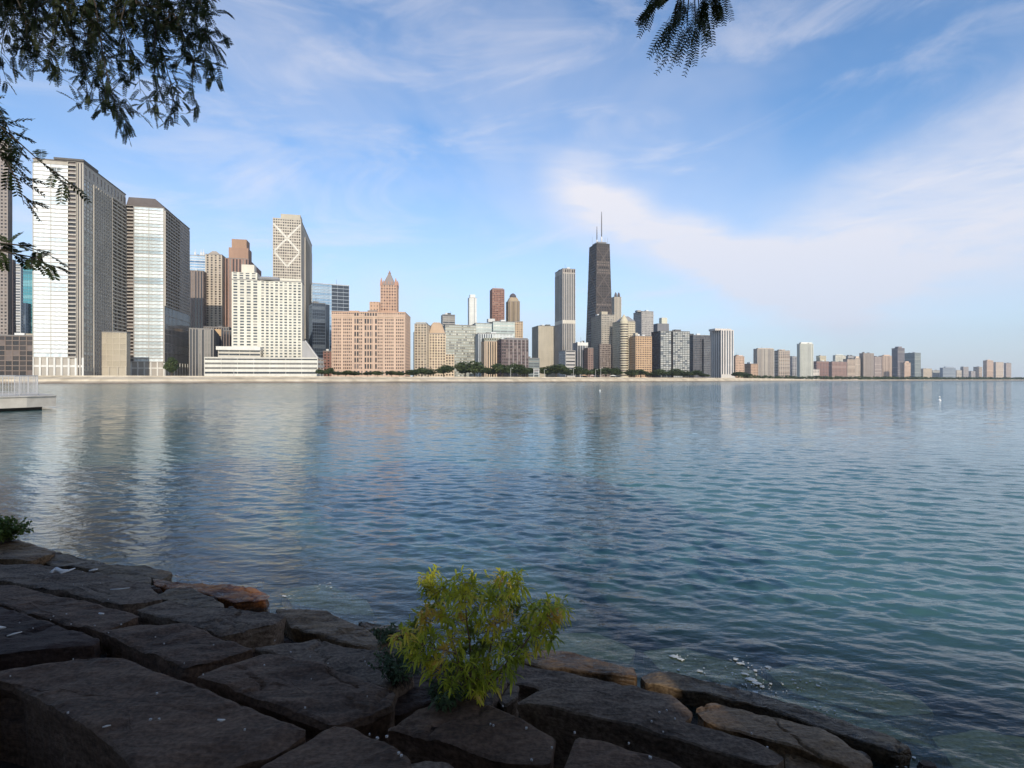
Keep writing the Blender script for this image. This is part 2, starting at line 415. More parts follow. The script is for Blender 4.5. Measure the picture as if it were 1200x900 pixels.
# glass pair
b = B('glass_tower','pale blue glass office tower with a dark banded grey face on its right part',366,409,422,335,800,'R',
  [(0,.52,0,1,('band',4,3.2,.05,.16,'blue')),(.52,1,0,1,('band',5.2,8,.03,.12,'slate'))],('band',4,3.2,.05,.16,'blue'),(.45,.50,.55),th=R(25),d=45,rs=(.5,.52,.55)).done()
b = B('glass_tower','dark blue curved glass tower in front of the pale blue office tower',366,381,389,356,720,'R',('band',4,2.6,.06,.12,'slate'),('band',4,2.6,.05,.12,'blue'),(.12,.15,.19),th=R(30),d=20)
m=MB(); w,H=b.w,b.H; m.lathe(w*.9,9,[(9,0),(9,H-.6)],20); b.part('curved_corner',m,GL['slate'][0]); b.done()
b = B('brick_building','small dark red brick building at the foot of the blue glass towers',379,391,392,412,700,'R','punch_b','punch_b',(.25,.13,.1),d=20).done()
# furniture mart
b = B('brick_building','large pink brick block with arched base and rows of paired windows',389,474.5,486,366.5,650,'R',
  [(0,.30,.10,1,('grid',3.55,2.05,.42,.45,'brown')),(.30,.37,.1,1,('grid',7.1,2.6,.3,.25,'brown')),(.37,.44,.1,1,('grid',3.55,2.0,.4,.45,'brown')),(.44,.62,.10,1,('grid',7.1,2.7,.34,.25,'brown')),(.62,1,.10,1,('grid',3.55,2.05,.42,.45,'brown')),(0,1,0,.10,('grid',7,4.4,.45,.25,'dark'))],
  ('grid',3.55,3,.5,.5,'brown'),(.58,.41,.30),th=R(4),d=55,rs=(.5,.3,.2))
w,H=b.w,b.H
for i in range(8):
    x=w*i/7; m=MB(); m.box(max(-.3,x-.9),min(w+.3,x+.9),-.75,-.38,0,H*.93); b.part('pilaster',m,WM((.60,.44,.33)))
m=MB(); m.box(-.6,w+.6,-1.0,-.3,H*.925,H*.945); b.part('cornice',m,WM((.58,.43,.32)))
b.pbox('raised_bay',409,420,364.5,366.6,1,10,(.56,.40,.30)); b.pbox('chimney_block',433.5,444,354,366.8,16,26,(.54,.36,.25),('grid',4,4,.7,.6,'brown'))
b.done()
b = B('spired_tower','slender pink brick tower with a pointed copper spire above the large brick block',446,464.5,466,334,700,'R',('grid',3.6,3,.5,.45,'brown'),'punch_b',(.52,.34,.24),th=R(4),d=19)
w,H,d=b.w,b.H,b.d
m=MB(); m.frus(2.2,w-2.2,2.2,d-2.2,H+.9,w*.44,w*.56,d*.44,d*.56,b.lz(319)); b.part('spire',m,WM((.30,.26,.24)))
m=MB(); m.lathe(w/2,d/2,[(1.5,b.lz(320)),(1.9,b.lz(319)),(1.2,b.lz(318)),(.3,b.lz(315.5))],8); b.part('finial',m,WM((.35,.22,.17)))
for (x,y) in ((.8,.8),(w-.8,.8),(.8,d-.8),(w-.8,d-.8)):
    m=MB(); m.frus(x-1.5,x+1.5,y-1.5,y+1.5,H-1,x-1.1,x+1.1,y-1.1,y+1.1,H+5); m.frus(x-1.1,x+1.1,y-1.1,y+1.1,H+5,x-.1,x+.1,y-.1,y+.1,H+9); b.part('turret',m,WM((.48,.27,.19)))
for f in (.3,.5,.7):
    m=MB(); m.box(w*f-.6,w*f+.6,1.4,2.4,H+.9,H+4.5); b.part('dormer',m,WM((.47,.27,.2)))
b.done()
# cream group
b = B('apartment_building','cream building with grey upper floors directly right of the pink brick block',486,500,503,380,720,'R','punch','punch',(.50,.42,.32),th=R(0),d=30)
b.pbox('upper_floor',487,499,377.5,380,2,20,(.45,.45,.42)); b.done()
b = B('apartment_building','cream classical building with a rounded mansard roof and lower stepped wing',502.5,503,522,391,740,'L',('grid',3.5,3.4,.45,.42,'brown'),'punch',(.60,.48,.34),d=22)
w,H,d=b.w,b.H,b.d
m=MB(); m.frus(.4,w-.4,.4,d,H+.9,w*.18,w*.82,4,d-3,b.lz(380)); m.frus(w*.18,w*.82,4,d-3,b.lz(380),w*.3,w*.7,7,d-6,b.lz(377)); b.part('mansard_roof',m,WM((.50,.36,.24)))
b.pbox('wing',522,532,415,442,1,20,(.60,.48,.34),('grid',3.5,3.2,.45,.42,'brown')); b.done()
b = B('office_block','wide grey green office block with fine horizontal rows behind the cream building',519,522,557.5,381,800,'L',('grid',3.9,2.6,.16,.44,'steel'),'band',(.34,.33,.27),d=40).done()
b = B('apartment_tower','grey tower top with a small dark rooftop box rising behind the grey green block',516,519,533,369,880,'L','band','band',(.36,.34,.31),d=20)
b.pbox('rooftop_box',524.5,528.5,366.5,369,2,8,(.08,.08,.08)); b.done()
b = B('slender_tower','very slim white tower far behind with a rounded notched top',548,550,558.5,349,1500,'L',('strip',4,4,.6,0,'steel'),'far_rib',(.78,.77,.72),d=22)
b.pbox('notched_top',551,557,345,349.2,2,16,(.76,.75,.70)); b.done()
b = B('hospital_building','pale green white hospital building with stepped roof and dark slot',556,557.5,576,379,850,'L',('band',4.5,12,.04,.5,'steel'),'bandw',(.48,.53,.50),d=35).done()
b = B('hospital_building','wide pale green hospital block with white lower storeys behind the tan ribbed building',577,578,603,377,870,'L',('band',4.5,12,.04,.45,'steel'),'bandw',(.46,.53,.49),d=35)
b.pbox('rooftop_room',572,580,373.5,377.4,4,14,(.6,.6,.57)); b.done()
b = B('clinic_building','white and grey clinic building with vertical panels left of the tan ribbed building',560,561,601,391,780,'L',[(0,.4,0,1,('strip',3.8,3.4,.5,0,'slate')),(.4,1,0,1,('grid',4,5,.4,.5,'steel'))],'rib',(.60,.62,.60),d=25).done()
b = B('round_tower','reddish brown tower with fluted sides, tallest left of the domed tan tower',575,577,591,339,1250,'L',('grid',4,3.4,.4,.42,'brown'),('grid',4,3.4,.4,.42,'brown'),(.33,.17,.12),d=26)
b.pbox('crown',577.5,590,337.5,339.2,1.5,20,(.36,.2,.15)); b.done()
b = B('domed_tower','tan tower with a dark rounded dome right of the reddish brown tower',594,596,609,353,1300,'L',('strip',4,3.2,.5,.0,'brown'),'rib',(.42,.32,.20),d=24)
w,H,d=b.w,b.H,b.d
m=MB(); m.frus(1,w-1,1,d-1,H+.9,w*.2,w*.8,4,d-4,b.lz(348)); b.part('shoulder',m,WM((.40,.31,.2)))
m=MB(); m.lathe(w/2,d/2,[(w*.3,b.lz(348)-.5),(w*.3,b.lz(346.5)),(w*.24,b.lz(344.5)),(w*.12,b.lz(343.2)),(.2,b.lz(342.5))],14); b.part('dome',m,WM((.10,.09,.10)),True); b.done()
b = B('apartment_tower','small tan tower stepping down beside the domed tower above the dark brown block',602,603,612.5,377,900,'L',('grid',3.6,3.6,.5,.5,'brown'),'punch',(.50,.37,.24),d=18).done()
b = B('ribbed_block','tan building with close vertical white ribs and a greenish top storey',567.5,568,587,400,700,'L',('strip',3.4,2.9,.5,0,'brown'),'rib',(.60,.46,.32),d=22)
b.pbox('top_storey',568,587,396,400.2,.8,20,(.36,.36,.28),('grid',4,2.9,.4,.4,'brown')); b.done()
b = B('office_block','dark brown metal framed office block behind the shore trees',586.5,588,619,398,680,'L',('grid',3.6,2.5,.28,.30,'brown'),'punch_b',(.17,.125,.12),d=32)
for i in range(5):
    m=MB(); x=b.w*(.27+i*.155); m.box(x-.3,x+.3,-.7,-.38,0,b.H); b.part('pier',m,WM((.42,.38,.36)))
m=MB(); m.box(b.w*.2,b.w,2,20,b.H+.9,b.H+2.5); b.part('plant_room',m,WM((.2,.19,.19)));b.done()
b = B('apartment_tower','plain pale beige slab tower with grey left side, left of the tall banded skyscraper',628,631,651,382,1000,'L',('grid',3.4,3.2,.5,.55,'tan'),'rib',(.47,.42,.33),d=40)
b.pbox('rooftop_box',640,645,380,382.4,6,14,(.12,.12,.12)); b.done()
# 720 style tower
b = B('skyscraper','tall cream and grey fluted skyscraper with a pale belt, left of the black tower',650.5,659.5,674,315,960,'L',
  [(0,1,0,.50,('strip',3.6,3.1,.42,0,'mid')),(0,1,.53,.96,('strip',3.6,3.1,.42,0,'mid')),(0,1,.96,1,('grid',6,3.1,.3,.2,'brown'))],
  [(0,1,0,.50,('strip',3.6,3.3,.45,0,'mid')),(0,1,.53,.96,('strip',3.6,3.3,.45,0,'mid'))],(.47,.42,.365)); 
m=MB(); m.box(-.5,b.w+.5,-.5,b.d+.5,b.H*.5,b.H*.53); b.part('belt',m,WM((.62,.57,.48))); b.done()
b = B('podium_terrace','grey banded podium with white end bays at the foot of the fluted skyscraper',640,663,674,411,900,'L',('band',5,12,.04,.6,'dark'),('band',4.4,12,.03,.5,'slate'),(.50,.47,.43),d=34)
b.done()
# blocks that close the street gaps
B('apartment_tower','plain grey block filling the gap right of the pink brick block',484,486,506,389,830,'L','bandw','bandw',(.36,.35,.34),d=20).done()
B('office_block','low dark green grey block seen through the gap left of the plain beige slab tower',617,618,632,420,860,'L','bandw','bandw',(.20,.23,.22),d=20).done()
# black tapered tower
b = B('skyscraper','tallest black tapered tower with cross bracing and two white tipped antennas',690,699.5,714,287,1459,'L',None,None,(.05,.045,.042),d=50,roof=False)
w,H,d=b.w,b.H,b.d
b.wall=MB()
ex=8.5; ey=11.0
def P(u,v,face,n=0):   # u 0..1 along the face, v height
    t=1-v/H; x0,x1=-ex*t,w+ex*t*.9; y0,y1=-ey*t,d+ey*t
    if face=='E': return Vector((x0+(x1-x0)*u,y0-n,v))
    if face=='N': return Vector((x1+n,y0+(y1-y0)*u,v))
    return Vector((x0-n,y1+(y0-y1)*u,v))
b.wall.frus(-ex,w+ex*.9,-ey,d+ey,0,0,w,0,d,H)
def beam(mb,p,q,face,hw,dep,vert=False):
    Nn={'E':Vector((0,-1,0)),'N':Vector((1,0,0)),'S':Vector((-1,0,0))}[face]
    t=(q-p).normalized(); s_=t.cross(Nn).normalized()*hw
    mb.hexa([p-s_-Nn*.3,p-s_+Nn*dep,p+s_+Nn*dep,p+s_-Nn*.3,q-s_-Nn*.3,q-s_+Nn*dep,q+s_+Nn*dep,q+s_-Nn*.3])
nfl=50
for face,nc in (('E',6),('S',9),('N',9)):
    fr=MB()
    for i in range(nc+1): beam(fr,P(i/nc,0,face),P(i/nc,H,face),face,.9,.8)
    for i in range(nfl+1):
        v=H*i/nfl; beam(fr,P(0,v,face),P(1,v,face),face,1.0,.5)
    fr.build('steel_frame',WM((.075,.062,.055)),b.root)
    vs=[0]; seg=6
    for k in range(seg):
        v0=H*(.02+k*.16); v1=H*(.02+(k+1)*.16)
        m=MB(); beam(m,P(0,v0,face),P(1,v1,face),face,1.3,1.1); beam(m,P(1,v0,face),P(0,v1,face),face,1.3,1.25); m.build('diagonal_brace',WM((.11,.09,.08)),b.root)
    if face!='N':
      for i in range(nfl):
        v0=H*(i+.35)/nfl; v1=H*(i+.97)/nfl
        m=MB(); a,c,e,g=P(0.02,v0,face,.25),P(.98,v0,face,.25),P(.98,v1,face,.25),P(.02,v1,face,.25)
        m.add([a,c,e,g],[(0,1,2,3)]); m.build('window_band',GL['brown'][random.choice((0,0,1,2))],b.root)
m=MB(); m.box(-.8,w+.8,-.8,d+.8,H,H+4.5); b.part('crown',m,WM((.05,.045,.042)))
m=MB(); m.box(4,w-5,6,d-8,H+4.5,H+10); b.part('plant_room',m,WM((.20,.19,.19)))
for px,yt,yb in ((699.5,264,280),(705,246,276)):
    x=b.lx(px,12); m=MB(); m.lathe(x,12,[(1.2,b.lz(yb)+.5),(1.1,b.lz(yt+8)),(.7,b.lz(yt))],10); a=b.part('antenna',m,WM((.13,.12,.13)),True)
    m=MB(); m.lathe(x,12,[(2.1,H+4),(2.1,b.lz(yb)),(1.2,b.lz(yb)+1)],12); b.part('antenna_base',m,WM((.72,.7,.7)),True)
for px in (694,709,712):
    x=b.lx(px,12); m=MB(); m.lathe(x,12,[(.4,H+4),(.25,H+24)],6); b.part('mast',m,WM((.3,.3,.3)))
b.done()
b = B('slender_tower','slim cream tower with two small dark domes just right of the black tower',718.5,720,728,348,1550,'L',('strip',4,4,.62,0,'mid'),'far_rib',(.55,.48,.38),d=20)
for f in (.3,.75):
    m=MB(); m.lathe(b.w*f,5,[(3.6,b.H+.9),(3.6,b.H+6),(3.1,b.H+9),(1.7,b.H+12),(.2,b.H+14)],12); b.part('dome',m,WM((.14,.13,.14)),True)
b.done()
b = B('office_block','small white framed grey block at the foot of the black tower',675,677,688.5,402,900,'L',('strip',3.6,4,.3,0,'mid'),'rib',(.44,.42,.41),d=20)
m=MB(); m.box(-.6,b.w+.6,-.9,-.4,b.H-4,b.H+1); b.part('fascia',m,WM(white)); b.done()
b = B('brick_building','narrow brown brick building between the white framed block and grey tower',688.5,689,695,408,880,'L','punch_b','punch_b',(.24,.16,.13),d=16).done()
b = B('apartment_tower','broad grey stone apartment tower with setbacks in front of the black tower',693,705,719.5,369,940,'L',('grid',3.5,2.9,.4,.48,'mid'),('grid',3.5,3.2,.45,.5,'mid'),(.43,.38,.31))
b.pbox('penthouse',705,712,365,369.3,5,16,(.48,.42,.32)); b.pbox('lower_wing',703,717,403,442,-8,0,(.27,.22,.19),('grid',3.4,2.6,.35,.4,'brown')); b.done()
b = B('apartment_tower','cream tower with rounded bay front and grey peaked crown, beside orange brick block',718,728,744,376.5,900,'L',('grid',3.5,3.6,.5,.5,'brown'),('grid',3.5,3.6,.5,.45,'mid'),(.56,.49,.36))
w,H,d=b.w,b.H,b.d
m=MB(); m.frus(0,w,0,d*.7,H+.9,w*.35,w*.65,6,d*.4,b.lz(370)); b.part('crown_roof',m,WM((.28,.27,.27)))
cx=b.lx(731.5); rr=6.5
m=MB(); m.lathe(cx,1,[(rr,-2),(rr,H),(rr-1,H+2.4),(1,b.lz(368.5))],20); b.part('round_bay',m,WM((.60,.53,.38)),False)
for i in range(22):
    v=3+i*(H-5)/22; m=MB(); m.lathe(cx,1,[(rr+.12,v),(rr+.12,v+1.7)],20); b.part('bay_window_band',m,GL['brown'][i%3])
b.done()
b = B('apartment_tower','tall grey stone tower with flat cornice rising behind the orange brick block',742.5,752,765.5,365,1150,'L',('grid',3.6,3,.48,.5,'mid'),'punch',(.42,.39,.36))
b.pbox('penthouse',747,751,363.5,365.4,3,14,(.36,.34,.32))
m=MB(); m.box(-1,b.w+1,-1,-.3,b.H-8,b.H-6.5); b.part('cornice',m,WM((.48,.45,.41))); b.done()
b = B('brick_building','orange brick apartment block with even window grid left of the black glass tower',744,745,763.5,394,880,'L',('grid',3.4,3.1,.42,.42,'brown'),'punch_b',(.56,.37,.22),d=20)
b.pbox('penthouse',744.5,747.5,390,394.3,2,10,cream); b.done()
for (a,c,e,yt,lab,ph) in ((763.5,774,786.5,388,'black steel and glass slab with white blinds and tall rooftop box, left of the twin',True),(786,788.5,808,388.5,'black steel and glass slab with white blinds, right one of the twins',False)):
    b = B('glass_slab',lab,a,c,e,yt,930 if ph else 950,'L',('grid',3.0,4.6,.10,.28,'blinds'),('grid',3.0,2.6,.12,.24,'slate'),(.045,.045,.05),d=None if ph else 30)
    if ph:
        b.pbox('plant_room',770.5,784,379,388.3,6,20,(.20,.20,.21)); b.pbox('rooftop_box',775.5,782,372,379.3,8,17,(.62,.60,.48))
    else:
        b.pbox('plant_room',791,798,386,388.8,6,16,(.13,.13,.13))
    b.done()
b = B('glass_slab','dark grey gridded slab between the black twin slabs and the white fluted tower',807.5,812.5,832,393,1020,'L',('grid',3.2,2.6,.30,.32,'slate'),('grid',3.2,2.6,.2,.24,'slate'),(.15,.14,.14))
b.pbox('plant_room',808,813,391,393.3,6,16,(.08,.08,.09)); b.pbox('lower_wing',825,832.5,397,444,-6,0,(.19,.18,.175),('grid',3.2,2.6,.3,.32,'slate')); b.done()
b = B('fluted_tower','white tower with broad vertical fins and dark window strips, standing alone on the shore',832,845,859.5,387,1080,'L',('strip',3.3,5.4,.52,0,'slate'),('strip',3.3,6.6,.55,0,'slate'),(.66,.60,.54),rs=(.66,.6,.54))
b.pbox('crown',838,857,385,387.3,3,24,(.62,.56,.50))
m=MB(); m.box(-1.5,b.w+1.5,-2.5,-.4,0,7); b.part('entrance_canopy',m,WM((.6,.56,.5))); b.done()
# distant right part: name,label,xl,xc,xr,ytop,Y,style,col,penthouse
far = [
 ('apartment_building','small pinkish block right beside the white fluted tower',860,862,872,418,1150,'punch',(.46,.34,.27),(862,871,416.5)),
 ('apartment_building','low brown block with pink right half among shore trees',872.5,880,888,426.5,1250,'punch',(.40,.29,.22),None),
 ('apartment_tower','wide grey ribbed slab with white roof edge, first right of the low brown block',883,887.5,907,409,1500,'far_rib',(.42,.38,.34),(888,906,407.8)),
 ('apartment_tower','grey tower with pinkish right end beside the wide ribbed slab',907.5,912.5,925.5,411,1600,'far',(.38,.33,.29),(913,920,409.5)),
 ('apartment_building','blue grey slab left of the lone white tower on the distant shore',925,927,935,418,1900,'far',(.30,.31,.34),None),
 ('apartment_tower','lone tall white tower rising above the distant low apartment blocks',934,937.5,953,403,1800,'far_rib',(.66,.64,.59),(936,952,401)),
 ('apartment_building','small low white block at the foot of the lone white tower',952,953,960,433,1850,'far',(.6,.58,.55),None),
 ('brick_building','dark red brown block with tan right end, nearest right of lone white tower',953,957,971,423.5,2000,'far',(.25,.15,.13),None),
 ('apartment_tower','yellowish white tower top behind the dark red brown block',959,961,968,417,2300,'far',(.62,.56,.42),(955.5,960,419)),
 ('brick_building','maroon block with pale right end below a white stepped roof',970,975,992,424,2100,'far',(.32,.21,.18),None),
 ('apartment_tower','white stepped tower top above the maroon distant block',976,979,991,416.5,2400,'far',(.66,.62,.56),(980,988,415.5)),
 ('apartment_building','beige distant block with a broad flat front, left of pale narrow block',991,993,1002,421,2200,'far',(.45,.37,.3),None),
 ('apartment_tower','grey distant roof slab behind the beige broad block',992,994,1001,417,2500,'far',(.36,.36,.37),None),
 ('apartment_building','pale narrow distant block left of the tall grey brown tower',1001,1002,1008,420,2300,'far',(.5,.43,.36),(1002,1007,417.5)),
 ('apartment_tower','tall grey brown distant tower with a dark cap over two pale fins',1007,1012,1024,414,2300,'far_rib',(.40,.34,.3),(1007,1013,412.5)),
 ('apartment_building','grey pink distant slab directly right of the tall grey brown tower',1023.5,1025,1033,418,2500,'far',(.38,.32,.3),None),
 ('apartment_building','tan distant block with vertical strips and dark roof spots',1032.5,1034,1045,417,2600,'far_rib',(.50,.38,.3),(1036,1043,415.8)),
 ('glass_tower','tallest dark slate tower of the far shore with a white roof box',1045,1052,1060,408,2700,'far',(.17,.16,.18),(1049,1057,406)),
 ('glass_tower','greenish grey far tower with pale right end, right of the dark slate tower',1055,1072,1079,413.5,2800,'far',(.24,.29,.3),None),
 ('apartment_building','small peach coloured block before the greenish grey far tower',1059,1060,1067,425,2500,'far',(.55,.42,.33),(1061,1065,423.5)),
 ('apartment_building','low cream block right of the greenish grey far tower',1080,1082,1092,432,3200,'far',(.55,.48,.38),None),
 ('apartment_building','low blue grey flat roofed block alone on the far shore',1103,1105,1120,431,3600,'far',(.26,.32,.4),(1108,1118,429.5)),
 ('apartment_building','pale low block right of the blue grey flat roofed one',1119.5,1121,1127,434,3700,'far',(.5,.46,.4),None),
 ('apartment_tower','small grey far tower between two low pale blocks',1127.5,1129,1135,430,3800,'far',(.36,.34,.34),None),
 ('apartment_building','tiny low pale block left of the peach far tower',1137,1138,1143,435,3900,'far',(.4,.38,.38),None),
 ('apartment_building','faint beige far block touching the peach tower with brown left side',1142.5,1144,1151,430,4000,'far',(.48,.42,.36),None),
 ('apartment_tower','peach far tower with a brown left side, tallest at the right end',1152,1156.5,1164,422.5,3900,'far',(.56,.42,.32),(1153,1161,421.5)),
 ('apartment_tower','pale cream far tower, left of the two rightmost towers',1165.5,1167,1176,424.5,4100,'far',(.58,.5,.42),None),
 ('apartment_tower','grey brown far tower at the very right end of the skyline',1176.5,1179,1185,425.5,4200,'far',(.42,.36,.33),None),
 ('apartment_building','faint flat low building just left of the blue grey flat block',1092,1093,1102,434,3700,'far',(.42,.44,.42),None),
]
for (nm,lab,xl,xc,xr,yt,Y,st,col,ph) in far:
    cat = 'building' if 'building' in nm else 'tower'
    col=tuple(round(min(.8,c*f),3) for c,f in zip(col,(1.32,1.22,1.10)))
    b = B(nm,lab,xl,xc,xr,yt,Y,'L',st,st,col,cat=cat,gz=GZ if Y<1400 else 3.0,d=None if xc-xl>2 else 20)
    if ph: b.pbox('penthouse' ,max(ph[0],xc+1.0),min(ph[1],xr-.8),ph[2],yt+.4,3,max(8,b.d*.7),tuple(min(.8,c*1.1) for c in col))
    b.done()
# ---------------------------------------------------------------- land and far shore
def interp(x, xs, ys): return float(np.interp(x, xs, ys))
CP = [-900,-400,0,150,222,300,372,474,600,745,860,925,960,1000,1079,1100,1200,1400,1900]
CY = [260, 380,415,423,455,490,510,585,618,800,985,1300,1500,1720,2050,2500,3000,4200,6000]
CZ = [6,6,6,6,6,6,6,6,6,6,6,5,3.4,3.2,3.2,3.2,3.2,3.2,3.2]
def coastY(px): return interp(px, CP, CY)
def landmat(name, stops, scale, rough=.9, zgrad=None, bump=.3):
    m, nt, out = newmat(name); p = N(nt,'ShaderNodeBsdfPrincipled'); p.inputs['Roughness'].default_value = rough
    tc = N(nt,'ShaderNodeTexCoord')
    n = N(nt,'ShaderNodeTexNoise'); n.inputs['Scale'].default_value = scale; n.inputs['Detail'].default_value = 8; n.inputs['Roughness'].default_value = .65
    L(nt,tc.outputs['Object'],n.inputs[0]); r = ramp(nt,n.outputs[0],stops); col = r.outputs[0]
    if zgrad:
        sx = N(nt,'ShaderNodeSeparateXYZ'); L(nt,tc.outputs['Object'],sx.inputs[0])
        f = N(nt,'ShaderNodeMapRange'); f.inputs['From Min'].default_value = zgrad[0]; f.inputs['From Max'].default_value = zgrad[1]
        L(nt, math_(nt,'ADD',sx.outputs[2],math_(nt,'MULTIPLY',n.outputs[0],.6)), f.inputs[0])
        mx = N(nt,'ShaderNodeMix'); mx.data_type='RGBA'; L(nt,f.outputs[0],mx.inputs[0]); mx.inputs[6].default_value = (*zgrad[2],1); L(nt,col,mx.inputs[7]); col = mx.outputs[2]
    L(nt,col,p.inputs['Base Color'])
    b = N(nt,'ShaderNodeBump'); b.inputs['Strength'].default_value = bump; b.inputs['Distance'].default_value = .12; p.inputs['Specular IOR Level'].default_value = .25; L(nt,n.outputs[0],b.inputs['Height']); L(nt,b.outputs[0],p.inputs['Normal'])
    L(nt,p.outputs[0],out.inputs[0]); return m
beach = MB(); land = MB()
pxs = sorted(set(CP+list(range(-100,1300,20))))
rows = []
for px in pxs:
    Y = coastY(px); z = interp(px,CP,CZ); P = Vector(((px-600)/F*Y, Y, 0)); u = P.normalized()
    wd = 20 if px < 900 else 14
    jit = noise.noise(Vector((px*.05,0,0)))*1.5
    rows.append([P-u*4+Vector((0,0,-1.2)), P+u*jit+Vector((0,0,.25)), P+u*(wd*.3)+Vector((0,0,z*.32)), P+u*(wd*.35)+Vector((0,0,z*.5)), P+u*wd+Vector((0,0,z*.86)), P+u*(wd+1)+Vector((0,0,z)), P+u*(wd+1.5)+Vector((0,0,z)), u*14000+Vector((0,0,z))])
vs = [p for r in rows for p in r[:7]]
beach.add(vs, [(i*7+j, (i+1)*7+j, (i+1)*7+j+1, i*7+j+1) for i in range(len(rows)-1) for j in range(6)])
o = beach.build('beach', landmat('sand_and_concrete',[(.3,(.40,.33,.23)),(.55,(.64,.54,.39)),(.75,(.74,.65,.50))],.08,zgrad=(.2,2.0,(.17,.12,.09)))); tag(o,kind='structure')
vs = [p for r in rows for p in (r[6]-Vector((0,0,.004)), r[7])]
land.add(vs, [(i*2,(i+1)*2,(i+1)*2+1,i*2+1) for i in range(len(rows)-1)])
o = land.build('ground', landmat('city_ground',[(.35,(.10,.10,.08)),(.65,(.16,.15,.12))],.02)); tag(o,kind='structure')

# ---------------------------------------------------------------- leaves, crowns, trees
def leafmat(name, stops, scale=1.2, trans=.35, rough=.55):
    m, nt, out = newmat(name); p = N(nt,'ShaderNodeBsdfPrincipled'); p.inputs['Roughness'].default_value = rough; p.inputs['Specular IOR Level'].default_value = .3
    geo = N(nt,'ShaderNodeTexCoord'); n = N(nt,'ShaderNodeTexNoise'); n.inputs['Scale'].default_value = scale; n.inputs['Detail'].default_value = 5
    L(nt,geo.outputs['Object'],n.inputs[0]); r = ramp(nt,n.outputs[0],stops)
    L(nt,r.outputs[0],p.inputs['Base Color'])
    t = N(nt,'ShaderNodeBsdfTranslucent'); L(nt,r.outputs[0],t.inputs[0])
    mx = N(nt,'ShaderNodeMixShader'); mx.inputs[0].default_value = trans; L(nt,p.outputs[0],mx.inputs[1]); L(nt,t.outputs[0],mx.inputs[2]); L(nt,mx.outputs[0],out.inputs[0])
    return m
BARK = landmat('bark',[(.3,(.045,.035,.028)),(.7,(.10,.08,.06))],9,bump=.8)
CROWN = leafmat('shore_tree_leaves',[(.3,(.035,.055,.018)),(.55,(.06,.085,.028)),(.75,(.10,.12,.04))],.35,.15)
def rvec(rnd):
    while True:
        v = Vector((rnd.uniform(-1,1),rnd.uniform(-1,1),rnd.uniform(-1,1)))
        if .05 < v.length < 1: return v
def crown_mesh(seed, n=1500, leaf=.55, r=1.0):
    rnd = random.Random(seed); mb = MB()
    lobes = []
    for i in range(9):
        v = rvec(rnd).normalized(); lobes.append((Vector((v.x*.55,v.y*.55,.1+v.z*.42)), rnd.uniform(.38,.58)))
    lobes.append((Vector((0,0,0)),.7))
    for i in range(n):
        c, rr = rnd.choice(lobes); v = rvec(rnd).normalized()*rr*rnd.uniform(.72,1.05)
        p = c+Vector((v.x,v.y,v.z*.85)); q = leaf*rnd.uniform(.06,.13)/.55
        a = rvec(rnd).normalized(); b = a.orthogonal().normalized(); cc = a.cross(b)
        b *= q; cc *= q*rnd.uniform(.5,1)
        mb.add([p-b,p-cc*.8,p+b*1.1,p+cc],[(0,1,2,3)])
    return mb
cm = [crown_mesh(11+i).mesh('crown', CROWN) for i in range(5)]
tm = []
for i in range(2):
    m = MB(); m.tube([(0,0,-.1),(.01,.01,.3),(-.01,.02,.75)],[.055,.04,.025],7)
    for k in range(5):
        a = k*1.3; m.tube([(0,0,.3+.06*k),(.2*math.cos(a),.2*math.sin(a),.65),(.35*math.cos(a),.35*math.sin(a),.9)],[.02,.014,.006],5)
    tm.append(m.mesh('trunk', BARK))
trees = [
 (201,419,15,'tall narrow tree between the white columns of the second glass tower',472,1.0),
 (377,432,11,'small tree below the slanting pavilion roof',0,1), (385,430,9,'thin tree beside the dark red brick building',0,1),
 (396,435,11,'low rounded tree at the left foot of the pink block',0,1),(405,434,12,'low dark tree under the second bay of the pink block',0,1),(415,435,13,'low dark tree under the third bay of the pink block',0,1),
 (431,435,9,'small tree by the central pilasters of the pink block',0,1),(442,434,11,'bushy low tree under the chimney block',0,1),(459,434,10,'low tree below the spired tower',0,1),(468,435,11,'low tree at the right end of the pink block',0,1),
 (484,433,16,'spreading tree in front of the pink block corner',0,1),(494,430,20,'broad dome shaped tree below the cream building',0,1),(502,432,13,'tree between two cream buildings',0,1),
 (520,427,17,'round dark tree standing alone before the mansard roofed building',0,1),
 (545,424,18,'tallest tree of the grove, before the grey green office block',0,1),(556,423,17,'high rounded tree right of the tallest grove tree',0,1),(566,427,15,'grove tree under the pale hospital building',0,1),
 (577,429,15,'grove tree below the tan ribbed block',0,1),(588,425,17,'grove tree at the left corner of the dark brown office block',0,1),(599,426,16,'grove tree under the middle of the dark brown office block',0,1),(610,427,15,'grove tree at the right corner of the dark brown office block',0,1),(618,430,12,'last grove tree next to the lifeguard stand',0,1),
 (641,429,15,'tree right of the lifeguard stand',0,1),(652,426,19,'large tree under the banded podium',0,1),(664,430,14,'tree below the podium end bay',0,1),
 (677,429,15,'tree in front of the white framed grey block',0,1),(688,432,13,'tree before the narrow brown brick building',0,1),(699,431,15,'tree at the foot of the grey stone tower',0,1),(710,430,15,'tree under the right half of the grey stone tower',0,1),(721,431,14,'tree at the left foot of the rounded bay tower',0,1),
 (740,433,14,'light green tree below the cream rounded bay tower',0,1),(751,432,15,'tree in front of the orange brick block',0,1),(765,434,14,'tree at the left foot of the twin slabs',0,1),(776,432,15,'tree below the slab with the rooftop box',0,1),(789,432,16,'tree between the twin slabs',0,1),(801,434,15,'tree under the right twin slab',0,1),(813,433,15,'tree at the foot of the dark grey gridded slab',0,1),(826,437,11,'small tree left of the white fluted tower',0,1),
 (863,435,11,'small tree right of the white fluted tower',0,1),(873,436,11,'small tree by the pinkish small block',0,1),
]
